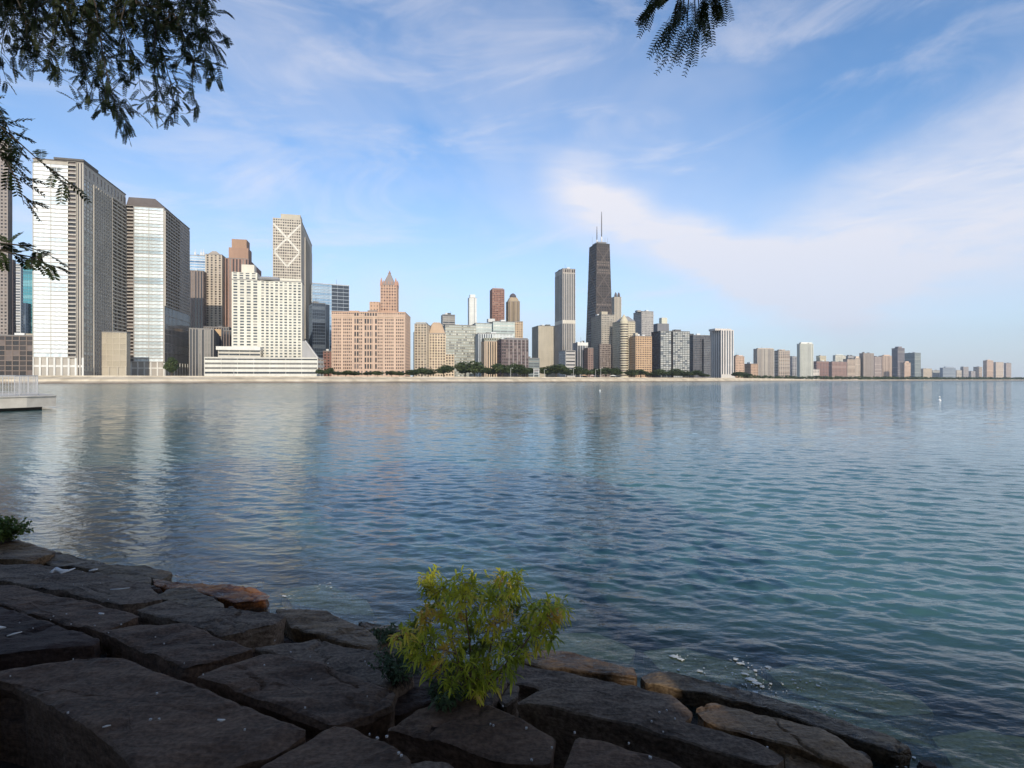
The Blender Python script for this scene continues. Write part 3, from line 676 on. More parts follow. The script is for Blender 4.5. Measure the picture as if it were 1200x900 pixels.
for i,(px,yt,wpx,lab,Yf,_s) in enumerate(trees):
    Y = Yf or coastY(px)+30+((i*37)%5)*5
    if 373 < px < 475: Y = coastY(px)+34
    gz = GZ; k = (px-600)/F
    top = EYE+(HOR-yt)/F*Y; h = top-gz; rad = wpx/F*Y*.74
    t = empty('shore_tree',(k*Y,Y,gz),i*1.7)
    low = h < rad*1.6
    tag(t,lab,'tree','trees along the far shore')
    tr = link('trunk', tm[i%2], t); tr.scale = (h*1.0,h*1.0,h*.8)
    cr = link('crown', cm[i%5], t); zc = h*.56; cr.location = (0,0,zc); cr.scale = (rad,rad,(h-zc)/.95)
    if i==0: cr.scale=(rad*.8,rad*.8,h*.5)
# far wooded shore: one mass
rnd = random.Random(5); m = MB()
def clump(m,P,r,hh,n,rnd):
    for _ in range(n):
        v = rvec(rnd); p = P+Vector((v.x*r,v.y*r,max(0,hh*(.5+v.z*.5)))); q=r*rnd.uniform(.12,.28)
        a = rvec(rnd).normalized(); b=a.orthogonal().normalized(); c=a.cross(b); b*=q; c*=q*.8
        m.add([p-b,p-c,p+b,p+c],[(0,1,2,3)])
px = 866.0
while px < 1420:
    Y = coastY(px)+34+rnd.uniform(0,60); z = interp(px,CP,CZ)
    hh = rnd.uniform(5,9)*(Y/1500)**.5 + (2 if px>940 else 0)
    clump(m, Vector(((px-600)/F*Y,Y,z)), 9*(Y/1500)**.7, hh, 46, rnd)
    px += 6.5*rnd.uniform(.5,1.1)*670/ max(Y,670)*1.4
o = m.build('far_woods', CROWN); tag(o,'dark strip of distant trees along the far right shore','woods',kind='stuff')
# breakwater
m = MB(); a = Vector(((1032-600)/F*1150,1150,0)); c = Vector(((1330-600)/F*1000,1000,0))
n=60
for i in range(n):
    p=a.lerp(c,i/n); q=a.lerp(c,(i+1)/n); h=.95+.35*noise.noise(Vector((i*.7,0,0)))
    m.hexa([p+Vector((0,-3,-1)),q+Vector((0,-3,-1)),q+Vector((0,3,-1)),p+Vector((0,3,-1)),p+Vector((0,-1.5,h)),q+Vector((0,-1.5,h)),q+Vector((0,1.5,h)),p+Vector((0,1.5,h))])
o = m.build('breakwater', WM((.09,.085,.08))); tag(o,'long low dark breakwater lying across the water at far right','breakwater')
# street lamps on the beach
for px,yt,lab in ((598.5,431.5,'slim lamp post before the dark brown office block'),(638,433,'slim lamp post just right of the lifeguard stand'),(672,432,'slim lamp post in front of the podium end bay'),(698,433,'slim lamp post before the grey stone tower'),(704,431,'taller lamp post below the black tapered tower'),(781,432,'slim lamp post in front of the twin slabs'),(274,433,'slim lamp post in front of the white hotel podium')):
    Y = coastY(px)+24; h = EYE+(HOR-yt)/F*Y-GZ
    t = empty('lamp_post',((px-600)/F*Y,Y,GZ)); tag(t,lab,'lamp post','lamp posts on the beach walk')
    q=MB(); q.tube([(0,0,0),(0,0,h*.5),(0,0,h)],[.28,.22,.16],8); q.build('pole',WM((.55,.54,.5)),t)
    q=MB(); q.tube([(0,0,h-.1),(.9,-.5,h+.25),(1.8,-1,h+.2)],[.12,.1,.08],6); q.build('arm',WM((.55,.54,.5)),t)
    q=MB(); q.box(1.4,2.6,-1.4,-.8,h-.05,h+.25); q.build('lamp_head',WHITEPAINT,t)
# lifeguard stand
Y=coastY(628)+24; t=empty('lifeguard_stand',((628.5-600)/F*Y,Y,GZ)); tag(t,'white open lifeguard stand on tall legs beside the shore trees','lifeguard stand')
for x in (-3,3):
    for y in (-1.5,1.5):
        q=MB(); q.box(x-.25,x+.25,y-.25,y+.25,-.5,9.2); q.build('leg',WHITEPAINT,t)
for z in (3.2,6.0):
    q=MB(); q.box(-3.4,3.4,-1.9,1.9,z,z+.35); q.build('platform',WHITEPAINT,t)
q=MB(); q.box(-3.8,3.8,-2.2,2.2,9.2,9.6); q.build('roof',WHITEPAINT,t)
q=MB(); q.box(-2.6,2.6,-1.2,1.2,6.35,8.2); q.build('cabin',WM((.22,.2,.2)),t)
# tents
for px,w_,c_,lab in ((684,5.5,(.55,.36,.22),'orange tan beach canopy left of the taller lamp post'),(694,3.2,(.6,.45,.4),'small pale pink beach canopy between two lamp posts'),(718,5,(.75,.74,.7),'flat white boat shaped canopy on the sand below the rounded bay tower')):
    Y=coastY(px)+22.5; t=empty('beach_canopy',((px-600)/F*Y,Y,GZ)); tag(t,lab,'canopy','beach canopies')
    for x in (-w_*.8,w_*.8):
        q=MB(); q.box(x-.12,x+.12,-.12,.12,0,2.2); q.build('pole',WHITEPAINT,t)
    q=MB(); q.frus(-w_,w_,-2,2,2.2,-w_*.2,w_*.2,-.3,.3,3.4); q.build('canopy_top',WM(c_),t)
# buoys
def buoy(px,py,lab,hh):
    Y=EYE*F/(py-HOR); t=empty('buoy',((px-600)/F*Y,Y,0)); tag(t,lab,'buoy','white buoys')
    q=MB(); q.lathe(0,0,[(.05,-.3),(.18,-.1),(.2,.06),(.15,.15),(.1,.22)],14); q.build('float',WHITEPAINT,t,True)
    q=MB(); q.lathe(0,0,[(.09,.2),(.09,hh*.8),(.13,hh*.85),(.05,hh)],10); q.build('marker_pole',WHITEPAINT,t,True)
buoy(1101,469.5,'lone white marker buoy on the open water at right',.6)
buoy(703,458.5,'small white buoy on the water below the black tapered tower',.45)
# pier
conc = landmat('pier_concrete',[(.35,(.50,.45,.38)),(.65,(.62,.57,.49))],.9)
poly=[(-43.3,54.3),(-43.7,51.5),(-45.1,47.8),(-49,43),(-60,38),(-82,38),(-82,66),(-54,64),(-47.6,58.5)]
t=empty('pier',(-50,54,0)); tag(t,'pale concrete pier end with low wall at the left edge of the water','pier')
m=MB(); n=len(poly); vs=[(x+50,y-54,.30) for x,y in poly]+[(x+50,y-54,1.24) for x,y in poly]
m.add(vs,[tuple(range(n-1,-1,-1)),tuple(range(n,2*n))]+[(i,(i+1)%n,n+(i+1)%n,n+i) for i in range(n)]); m.build('deck',conc,t)
m=MB(); c0=Vector((-62,54)); P3=[(c0+(Vector(p)-c0)*.93) for p in poly]; vs=[(p.x+50,p.y-54,-1.5) for p in P3]+[(p.x+50,p.y-54,.299) for p in P3]
m.add(vs,[tuple(range(n-1,-1,-1)),tuple(range(n,2*n))]+[(i,(i+1)%n,n+(i+1)%n,n+i) for i in range(n)]); m.build('base',WM((.10,.09,.08)),t)  # recessed support, coloured dark to paint the shadow under the deck
m=MB(); c0=Vector((-62,54)); P2=[(c0+(Vector(p)-c0)*1.006) for p in poly]; vs=[(p.x+50,p.y-54,1.244) for p in P2]+[(p.x+50,p.y-54,1.32) for p in P2]
m.add(vs,[tuple(range(n-1,-1,-1)),tuple(range(n,2*n))]+[(i,(i+1)%n,n+(i+1)%n,n+i) for i in range(n)]); m.build('coping',conc,t)
t=empty('railing',(-50,54,1.32)); tag(t,'thin grey metal railing with upright bars on the pier end','railing')
railp=[(-60,39.2),(-49.6,44),(-46.2,48.2),(-44.9,51.6),(-44.8,54),(-48.4,58.2),(-55,63.2),(-62,65)]
RM=WM((.42,.42,.42)); pts=[]
for a_,b_ in zip(railp,railp[1:]):
    L_=math.hypot(b_[0]-a_[0],b_[1]-a_[1]); k=max(1,int(L_/.42))
    for i in range(k): pts.append((a_[0]+(b_[0]-a_[0])*i/k,a_[1]+(b_[1]-a_[1])*i/k))
pts=pts[:98]
for i,(x,y) in enumerate(pts):
    r_=.045 if i%6==0 else .018
    q=MB(); q.lathe(x+50,y-54,[(r_,0),(r_,1.85)],6); q.build('post' if i%6==0 else 'bar',RM,t)
for z in (1.85,.12):
    q=MB(); q.tube([(x+50,y-54,z) for x,y in pts],.035,6); q.build('rail',RM,t)

# ---------------------------------------------------------------- waves and water
rs = np.random.RandomState(3)
NW = 110
lam = np.exp(rs.uniform(np.log(.09),np.log(1.05),NW)); ang = R(-100)+rs.normal(0,R(30),NW)
slope = .125*np.sqrt(2.0/NW)*(lam/.5)**-.15; amp = slope*lam/(2*math.pi); ph = rs.uniform(0,2*math.pi,NW)
kx = np.cos(ang)*2*math.pi/lam; ky = np.sin(ang)*2*math.pi/lam
def wave(X,Y,sp=None):
    z = np.zeros_like(X)
    g = .75+.35*np.sin(X*.11+Y*.07)+.2*np.sin(X*.031-Y*.05+1)
    dsh = np.clip((.425*X+.905*Y-5.0)/3.0, .35, 1.0)
    for i in range(NW):
        w_ = 1.0 if sp is None else np.clip((lam[i]/sp-2.5)/2.5,0,1)
        s_ = np.sin(kx[i]*X+ky[i]*Y+ph[i])
        z += w_*amp[i]*(s_+.22*np.cos(2*(kx[i]*X+ky[i]*Y+ph[i])))
    return z*g*dsh
def water():
    NA, = (1150,); amax = R(62)
    aa = np.linspace(-amax, amax, NA)
    r = [2.2]
    while r[-1] < 110: r.append(r[-1]*(1.0042)+.003)
    nr = len(r)
    while r[-1] < 15000: r.append(r[-1]*1.12)
    r = np.array(r)
    A,Rr = np.meshgrid(aa,r)
    X = np.sin(A)*Rr; Y = np.cos(A)*Rr
    dr = np.gradient(r)[:,None]; sp = np.maximum(Rr*(aa[1]-aa[0]), dr)
    Z = wave(X,Y,sp)
    # the wide outer fan, flat
    co = np.stack([X.ravel(),Y.ravel(),Z.ravel()],1)
    nR,nA = X.shape
    i,j = np.meshgrid(np.arange(nR-1),np.arange(nA-1),indexing='ij'); b = (i*nA+j).ravel()
    faces = np.stack([b,b+1,b+nA+1,b+nA],1)
    # side aprons out to 100 degrees
    extra=[]; ef=[]; base=len(co)
    for sgn,col in ((1,nA-1),(-1,0)):
        idx=np.arange(0,nR,1)
        for q,an in enumerate((R(80),R(102))):
            extra.append(np.stack([sgn*np.sin(an)*r,np.cos(an)*r,np.zeros_like(r)],1))
        c1=base; c2=base+nR; c0=np.arange(nR)*nA+col
        a1=np.arange(nR)+c1; a2=np.arange(nR)+c2
        for p,q in ((c0,a1),(a1,a2)):
            f=np.stack([p[:-1],p[1:],q[1:],q[:-1]],1); ef.append(f if sgn>0 else f[:,::-1])
        base+=2*nR
    co=np.concatenate([co]+extra); faces=np.concatenate([faces]+ef)
    me=bpy.data.meshes.new('water'); me.vertices.add(len(co)); me.vertices.foreach_set('co',co.astype(np.float32).ravel())
    me.loops.add(len(faces)*4); me.loops.foreach_set('vertex_index',faces.astype(np.int32).ravel())
    me.polygons.add(len(faces)); me.polygons.foreach_set('loop_start',np.arange(0,len(faces)*4,4,dtype=np.int32)); me.polygons.foreach_set('loop_total',np.full(len(faces),4,dtype=np.int32))
    me.update(); me.validate(); print('WATERN',me.polygons[5].normal, me.polygons[len(me.polygons)-5].normal, me.polygons[(len(me.polygons)*98)//100].normal); me.polygons.foreach_set('use_smooth',[True]*len(me.polygons))
    return me
m, nt, out = newmat('lake_water')
tc = N(nt,'ShaderNodeNewGeometry'); pos = tc.outputs['Position']
sx = N(nt,'ShaderNodeSeparateXYZ'); L(nt,pos,sx.inputs[0])
ln = N(nt,'ShaderNodeVectorMath'); ln.operation='LENGTH'; L(nt,pos,ln.inputs[0]); dist = ln.outputs['Value']
def wnoise(scale, rot, stretch, det=3):
    mp = N(nt,'ShaderNodeMapping'); mp.inputs['Rotation'].default_value=(0,0,rot); mp.inputs['Scale'].default_value=(stretch,1,1); L(nt,pos,mp.inputs[0])
    n_ = N(nt,'ShaderNodeTexNoise'); n_.inputs['Scale'].default_value=scale; n_.inputs['Detail'].default_value=det; n_.inputs['Roughness'].default_value=.55; L(nt,mp.outputs[0],n_.inputs[0]); return n_.outputs[0]
fine = wnoise(7,R(10),.55,3); mid = wnoise(2.0,R(-8),.45,4); big = wnoise(.5,R(14),.5,3)
farf = N(nt,'ShaderNodeMapRange'); farf.inputs['From Min'].default_value=18; farf.inputs['From Max'].default_value=90; L(nt,dist,farf.inputs[0])
h = math_(nt,'ADD', math_(nt,'MULTIPLY',fine,.018), math_(nt,'MULTIPLY', math_(nt,'MULTIPLY',mid,.105), farf.outputs[0]))
h = math_(nt,'ADD', h, math_(nt,'MULTIPLY', math_(nt,'MULTIPLY',big,.24), farf.outputs[0]))
bp = N(nt,'ShaderNodeBump'); bp.inputs['Strength'].default_value=1; bp.inputs['Distance'].default_value=WATER_BUMP; L(nt,h,bp.inputs['Height'])
# ripples too fine for the mesh far out: tilt the normal itself (a bump would be filtered away)
mp_ = N(nt,'ShaderNodeMapping'); mp_.inputs['Scale'].default_value=(.5,1,1); L(nt,pos,mp_.inputs[0])
nc = N(nt,'ShaderNodeTexNoise'); nc.inputs['Scale'].default_value=1.6; nc.inputs['Detail'].default_value=3; L(nt,mp_.outputs[0],nc.inputs[0])
v1 = N(nt,'ShaderNodeVectorMath'); v1.operation='SUBTRACT'; L(nt,nc.outputs['Color'],v1.inputs[0]); v1.inputs[1].default_value=(.5,.5,.5)
v2 = N(nt,'ShaderNodeVectorMath'); v2.operation='MULTIPLY'; L(nt,v1.outputs[0],v2.inputs[0]); v2.inputs[1].default_value=(FARX,FARY,0)
v3 = N(nt,'ShaderNodeVectorMath'); v3.operation='SCALE'; L(nt,v2.outputs[0],v3.inputs[0]); L(nt,farf.outputs[0],v3.inputs['Scale'])
v4 = N(nt,'ShaderNodeVectorMath'); v4.operation='ADD'; L(nt,v3.outputs[0],v4.inputs[0]); L(nt,bp.outputs[0],v4.inputs[1])
bp = N(nt,'ShaderNodeVectorMath'); bp.operation='NORMALIZE'; L(nt,v4.outputs[0],bp.inputs[0])
fr = N(nt,'ShaderNodeFresnel'); fr.inputs['IOR'].default_value=1.33; L(nt,bp.outputs[0],fr.inputs['Normal'])
gl = N(nt,'ShaderNodeBsdfGlossy'); gl.inputs['Roughness'].default_value=.045; gl.inputs['Color'].default_value=(.97,.98,1,1); L(nt,bp.outputs[0],gl.inputs['Normal'])
df = N(nt,'ShaderNodeBsdfDiffuse'); cr_=ramp(nt,wnoise(.05,0,.4,3),[(.35,(.052,.128,.132)),(.65,(.060,.150,.150))]); L(nt,cr_.outputs[0],df.inputs[0])
tr = N(nt,'ShaderNodeBsdfTransparent'); tr.inputs[0].default_value=(.86,.88,.74,1)
sd = math_(nt,'ADD', math_(nt,'MULTIPLY',sx.outputs[0],.425), math_(nt,'MULTIPLY',sx.outputs[1],.905))
sd = math_(nt,'ADD', sd, math_(nt,'MULTIPLY', math_(nt,'SUBTRACT',mid,.5), 1.0))
sh = N(nt,'ShaderNodeMapRange'); sh.inputs['From Min'].default_value=6.0; sh.inputs['From Max'].default_value=8.8; sh.inputs['To Min'].default_value=.93; sh.inputs['To Max'].default_value=0; L(nt,sd,sh.inputs[0])
m1 = N(nt,'ShaderNodeMixShader'); L(nt,sh.outputs[0],m1.inputs[0]); L(nt,df.outputs[0],m1.inputs[1]); L(nt,tr.outputs[0],m1.inputs[2])
m2 = N(nt,'ShaderNodeMixShader'); L(nt,fr.outputs[0],m2.inputs[0]); L(nt,m1.outputs[0],m2.inputs[1]); L(nt,gl.outputs[0],m2.inputs[2]); L(nt,m2.outputs[0],out.inputs[0])
wo = link('water', water()); wo.data.materials.append(m); tag(wo,kind='structure')

# ---------------------------------------------------------------- near ground under the stones
def gz_near(d):
    return float(np.interp(d,[-40,-3,-1.2,0,2,4,4.9,5.3,6.2,9,14],[1.35,1.3,1.22,.75,.45,.18,.03,-.25,-.7,-1.4,-2.6]))
g = MB(); ts = np.arange(-60,61,.5); ds = list(np.arange(-3,14.1,.35)); ds=[-8000,-900,-90,-40,-12]+ds+[18,30,80]
tv=Vector((.905,-.425,0)); nv=Vector((.425,.905,0)); vs=[]
for t_ in ts:
    for d_ in ds:
        p=nv*d_+tv*t_; z=gz_near(d_)+.07*noise.fractal(p*1.5,1,2,4)
        vs.append((p.x,p.y,z))
nd=len(ds); g.add(vs,[(i*nd+j,(i+1)*nd+j,(i+1)*nd+j+1,i*nd+j+1) for i in range(len(ts)-1) for j in range(nd-1)])
o=g.build('embankment_ground', landmat('dark_rubble',[(.3,(.012,.009,.007)),(.6,(.028,.02,.015)),(.8,(.05,.038,.028))],3,bump=.8,zgrad=(.05,.30,(.27,.25,.14))),smooth=True); tag(o,kind='structure')

# ---------------------------------------------------------------- stones
def stonemat(name, base, hi, rust=None, wet=.75):
    m, nt, out = newmat(name); p = N(nt,'ShaderNodeBsdfPrincipled'); p.inputs['Specular IOR Level'].default_value=.22
    tc = N(nt,'ShaderNodeTexCoord'); oi = N(nt,'ShaderNodeObjectInfo')
    off = N(nt,'ShaderNodeVectorMath'); off.operation='ADD'; L(nt,tc.outputs['Object'],off.inputs[0]); L(nt,oi.outputs['Random'],off.inputs[1])
    n1 = N(nt,'ShaderNodeTexNoise'); n1.inputs['Scale'].default_value=2.2; n1.inputs['Detail'].default_value=9; n1.inputs['Roughness'].default_value=.7; L(nt,off.outputs[0],n1.inputs[0])
    mp = N(nt,'ShaderNodeMapping'); mp.inputs['Rotation'].default_value=(0,0,R(-24)); mp.inputs['Scale'].default_value=(1.2,7,9); L(nt,off.outputs[0],mp.inputs[0])
    n2 = N(nt,'ShaderNodeTexNoise'); n2.inputs['Scale'].default_value=1.6; n2.inputs['Detail'].default_value=7; n2.inputs['Roughness'].default_value=.65; L(nt,mp.outputs[0],n2.inputs[0])
    n3 = N(nt,'ShaderNodeTexNoise'); n3.inputs['Scale'].default_value=38; n3.inputs['Detail'].default_value=5; L(nt,off.outputs[0],n3.inputs[0])
    s = math_(nt,'MULTIPLY', math_(nt,'ADD', math_(nt,'ADD',n1.outputs[0],n2.outputs[0]), n3.outputs[0]), .3333)
    dkc=tuple(c*.35 for c in base)
    r = ramp(nt,s,[(.36,dkc),(.47,base),(.58,hi),(.68,tuple(min(1,c*1.6) for c in hi))])
    ge = N(nt,'ShaderNodeNewGeometry'); sz = N(nt,'ShaderNodeSeparateXYZ'); L(nt,ge.outputs['Position'],sz.inputs[0])
    wf = N(nt,'ShaderNodeMapRange'); wf.inputs['From Min'].default_value=.50; wf.inputs['From Max'].default_value=.40; L(nt, math_(nt,'ADD',sz.outputs[2],math_(nt,'MULTIPLY',n1.outputs[0],.7)), wf.inputs[0])   # wet band left by the waves
    wu = N(nt,'ShaderNodeMapRange'); wu.inputs['From Min'].default_value=-.04; wu.inputs['From Max'].default_value=-.0; L(nt,sz.outputs[2],wu.inputs[0]); wff = math_(nt,'MULTIPLY',wf.outputs[0],wu.outputs[0])
    wm = N(nt,'ShaderNodeMix'); wm.data_type='RGBA'; L(nt,math_(nt,'MULTIPLY',wff,.6),wm.inputs[0]); L(nt,r.outputs[0],wm.inputs[6]); wm.inputs[7].default_value=(.014,.011,.008,1); L(nt,wm.outputs[2],p.inputs['Base Color'])
    rr = N(nt,'ShaderNodeMapRange'); L(nt,n1.outputs[0],rr.inputs[0]); rr.inputs['To Min'].default_value=wet-.2; rr.inputs['To Max'].default_value=min(1,wet+.2); L(nt,math_(nt,'SUBTRACT',rr.outputs[0],math_(nt,'MULTIPLY',wff,.35),clamp=True),p.inputs['Roughness'])
    b = N(nt,'ShaderNodeBump'); b.inputs['Strength'].default_value=.9; b.inputs['Distance'].default_value=.03
    L(nt, math_(nt,'ADD', math_(nt,'MULTIPLY',n2.outputs[0],1.0), math_(nt,'MULTIPLY',n3.outputs[0],.35)), b.inputs['Height']); L(nt,b.outputs[0],p.inputs['Normal'])
    L(nt,p.outputs[0],out.inputs[0]); return m
SM = {'dark':stonemat('stone_dark',(.074,.043,.027),(.135,.083,.054)), 'deep':stonemat('stone_deep',(.036,.020,.014),(.058,.035,.026)),
      'grey':stonemat('stone_grey',(.088,.060,.042),(.175,.128,.092)), 'brown':stonemat('stone_brown',(.10,.058,.028),(.20,.125,.065),wet=.5),
      'rust':stonemat('stone_rust',(.19,.062,.018),(.40,.155,.04),wet=.45), 'tan':stonemat('stone_tan',(.08,.052,.030),(.17,.12,.07),wet=.55),
      'algae':stonemat('stone_algae',(.50,.42,.20),(.70,.60,.34),wet=.4)}
def stone(poly, z, mat, label, depth=.5, name='stone_block', seed=0, flake=1.0, tilt=None, strip=False, world=False):
    P = [Vector(q) if world else gp(q[0],q[1],z) for q in poly]
    if world: P=[Vector((p.x,p.y,z)) for p in P]
    # one Chaikin pass softens corners
    Q=[]; n=len(P)
    for i in range(n):
        a,b=P[i],P[(i+1)%n]; e_=min(.12,.022/max(.01,(b-a).length)); Q += [a.lerp(b,e_),a.lerp(b,1-e_)]
    # resample
    per=[]; 
    for i in range(len(Q)):
        a,b=Q[i],Q[(i+1)%len(Q)]; k=max(1,int((b-a).length/.024))
        for j in range(k): per.append(a.lerp(b,j/k))
    n=len(per); C=sum(per,Vector())/n
    area=0
    for i in range(n): area+=per[i].x*per[(i+1)%n].y-per[(i+1)%n].x*per[i].y
    if area<0: per.reverse()
    so=Vector((seed*3.7,seed*1.3,seed*2.1))
    nor=[]
    for i in range(n):
        t_=(per[(i+3)%n]-per[(i-3)%n]).normalized(); nor.append(Vector((t_.y,-t_.x,0)))
    prof=[(s,0) for s in (.03,.08,.14,.20,.26,.32,.38,.44,.5,.55,.6,.65,.69,.73,.77,.81,.84,.87,.90,.93,.955,.975,.99)]
    vs=[]; 
    def topz(p):
        a=noise.fractal((p+so)*1.3,1,2,5)*.022
        q=noise.fractal(Vector(((p.x*.9+p.y*.42)*1.2,(p.y*.9-p.x*.42)*3.2,seed*2.0)),1,2,4)
        st_=math.floor(q*4.0)/4.0
        g_=noise.fractal((p+so)*11,1,2,4)*.0045; cr=noise.noise(Vector((p.x*1.1-p.y*.5,p.y*1.3+p.x*.6,seed*5.1)))+.12*noise.noise((p+so)*7); ck=-.022*max(0,1-abs(cr)/.022) if seed%2 else 0; return a+g_+ck+flake*(.022*st_+.010*q)+(0 if not tilt else tilt[0]*(p.x-C.x)+tilt[1]*(p.y-C.y))
    for (s,_) in prof:
        for i,p in enumerate(per):
            q=C.lerp(p,s)
            e=.010*noise.noise((q+so)*9)*s
            vs.append(Vector((q.x,q.y,q.z+topz(q)+e-.012*max(0,s-.9)/.1)))
    # edge + side rings
    k=0; zz=.0
    steps=[.012,.05,.1,.15,.2,.26,.33,.4]+([.48,.56] if depth>.45 else [])
    for si,dz in enumerate(steps):
        if dz>depth: break
        for i,p in enumerate(per):
            ns=noise.fractal(Vector((p.x*2.2,p.y*2.2,(z-dz)*2.0))+so,1,2,4)
            lay=noise.noise(Vector((p.x*.8,p.y*.8,(z-dz)*17))+so)
            ver=abs(noise.noise(Vector((p.x*9,p.y*9,seed))+so))
            chip=max(0,noise.noise(Vector((p.x*4,p.y*4,(z-dz)*5))+so)-.25)*.10; off=.012*ns+.018*lay-(.022*ver if si>1 else 0)-dz*.03-chip-(.002 if si else .004)
            q=p+nor[i]*off
            vs.append(Vector((q.x,q.y,p.z+topz(p)*max(0,1-dz*3)-dz)))
    rings=len(vs)//n
    fs=[]
    for r_ in range(rings-1):
        for i in range(n):
            j=(i+1)%n; fs.append((r_*n+i,(r_+1)*n+i,(r_+1)*n+j,r_*n+j))
    fs.append(tuple(i for i in range(n)))
    o_=Vector((C.x,C.y,z))
    mb=MB(); mb.add([v-o_ for v in vs],fs)
    o=mb.build(name,SM[mat],None,True); o.location=o_; o.data.set_sharp_from_angle(angle=R(38))
    tag(o,label,'stone','stone blocks of the shore revetment'); return o
S=stone; k=0
stones=[
 ([(-60,628),(20,632),(67,645),(60,650),(35,657),(-60,652)],.22,'brown','low brown slab in the upper left at the water edge',.4),
 ([(37,650),(65,646),(130,662),(170,664),(203,669),(190,677),(120,670),(60,662)],.14,'tan','long thin brown slab in the water edge row ending left of the rust one',.35),
 ([(-60,660),(30,659),(100,668),(172,682),(192,700),(145,709),(90,697),(12,681),(-60,676)],.40,'grey','flat grey slab with white driftwood on it at far left',.5),
 ([(-80,685),(10,684),(145,713),(166,721),(120,741),(0,707),(-80,702)],.50,'dark','wide grey slab between the crack and the dark low block at left',.5),
 ([(-90,700),(0,710),(60,726),(119,748),(110,754),(60,759),(0,764),(-90,768)],.66,'deep','very dark block with a broken front face at the left edge',.55),
 ([(110,668),(140,669),(177,677),(176,688),(150,686),(118,679)],.27,'tan','small square tan ended stone beside the rust coloured one',.3),
 ([(178,679),(245,685),(300,688),(318,696),(312,702),(275,704),(230,694),(182,686)],.12,'rust','rust orange stone like a log at the water edge',.35),
 ([(180,700),(196,690),(228,689),(262,704),(262,713),(222,709)],.24,'tan','flat tan brown stone directly behind the rust orange one',.35),
 ([(158,712),(195,703),(336,719),(322,731),(262,744)],.50,'grey','grey block with a vertically grooved end face',.5),
 ([(118,741),(162,728),(215,731),(299,757),(262,769),(216,781)],.62,'dark','flat dark block just below the grooved one',.55),
 ([(228,791),(312,762),(380,777),(465,807),(458,823),(389,849)],.78,'dark','large flat slab in the centre left with a deep black gap before it',.6),
 ([(-40,789),(112,770),(148,771),(364,857),(318,884),(168,914),(125,868),(80,840),(50,816),(12,797)],1.0,'dark','largest slab, filling the lower left corner',.6),
 ([(303,897),(389,843),(412,843),(481,886),(487,925),(298,925)],1.02,'dark','pointed slab at the bottom edge left of the bush shadow',.6),
 ([(225,915),(250,893),(275,884),(296,890),(298,925),(225,925)],.96,'deep','small lumpy stone at the bottom edge beside the largest slab',.5),
 ([(450,849),(520,813),(550,814),(652,861),(645,898),(600,894)],.85,'dark','broad dark slab directly under the yellow green bush',.6),
 ([(466,925),(478,892),(500,887),(530,890),(550,925)],1.0,'grey','small grey stone tip at the bottom edge below the bush',.5),
 ([(296,758),(372,746),(468,771),(486,788),(450,808),(322,765)],.60,'grey','long pale topped slab left of the bush',.5),
 ([(323,714),(380,716),(472,755),(462,769),(342,734)],.30,'brown','brown slab half washed by water between rust stone and bush',.4),
 ([(418,727),(440,728),(500,738),(498,744),(430,737)],.10,'brown','small dark brown stone at the water edge left of the bush',.3),
 ([(598,771),(640,759),(743,780),(748,791),(640,781)],.14,'brown','reddish brown slab at the water edge right of the bush',.4),
 ([(749,790),(774,784),(892,812),(975,837),(1045,861),(1070,875),(1050,881),(892,827),(756,799)],.13,'tan','longest thin slab lying at the water edge with a pointed right end',.4),
 ([(573,786),(600,775),(690,791),(785,812),(815,833),(800,844),(598,799)],.40,'grey','long narrow grey stone in the second row right of the bush',.5),
 ([(813,828),(835,820),(964,850),(1024,890),(1005,899),(825,845)],.33,'brown','tan topped flat stone with a ragged edge in the second row',.45),
 ([(604,824),(640,804),(767,833),(894,868),(919,883),(905,895),(725,847)],.70,'grey','long block with a tall dark front face at the bottom right',.65),
 ([(648,925),(675,860),(705,864),(792,890),(845,925)],.95,'dark','dark stone with a pointed top at the bottom edge right of centre',.6),
 ([(440,806),(462,798),(492,790),(535,797),(548,812),(505,822),(470,836),(452,838)],.48,'deep','half hidden very dark stone in the gap behind the weed left of the bush',.4),
 ([(558,797),(574,789),(596,798),(583,815),(572,831),(558,824)],.62,'grey','left half of the small cracked stone under the bush branches',.5),
 ([(598,800),(608,801),(607,817),(592,826),(584,818)],.60,'grey','right half of the small cracked stone under the bush branches',.5),
 ([(918,882),(930,874),(975,884),(1024,901),(1040,930),(925,930)],.28,'brown','low brown stone at the bottom edge beside the long block',.45),
]
for i,(poly,z,mt,lab,dp) in enumerate(stones): stone(poly,z,mt,lab,dp,seed=i+1,flake=.45 if min(p[0] for p in poly)>590 else .8)
# loose rubble in the joints between the blocks
rnd=random.Random(14); q=MB()
for _ in range(900):
    d_=rnd.uniform(-.3,5.3); t_=rnd.uniform(-11,5.5); p=nv*d_+tv*t_; s_=rnd.uniform(.03,.09); p.z=gz_near(d_)+s_*.3
    k_=[]; 
    for zz,rr in ((-.5,.8),(.1,1.0),(.6,.6)):
        for i in range(7):
            a=i*.8976; r2=rr*s_*rnd.uniform(.75,1.15); k_.append((p.x+r2*math.cos(a),p.y+r2*math.sin(a)*.8,p.z+zz*s_))
    q.add(k_,[(j*7+i,j*7+(i+1)%7,(j+1)*7+(i+1)%7,(j+1)*7+i) for j in range(2) for i in range(7)]+[tuple(14+i for i in range(7))])
o=q.build('rubble',SM['deep']); tag(o,'small dark loose rubble lying in the joints between the stone blocks','rubble',kind='stuff')
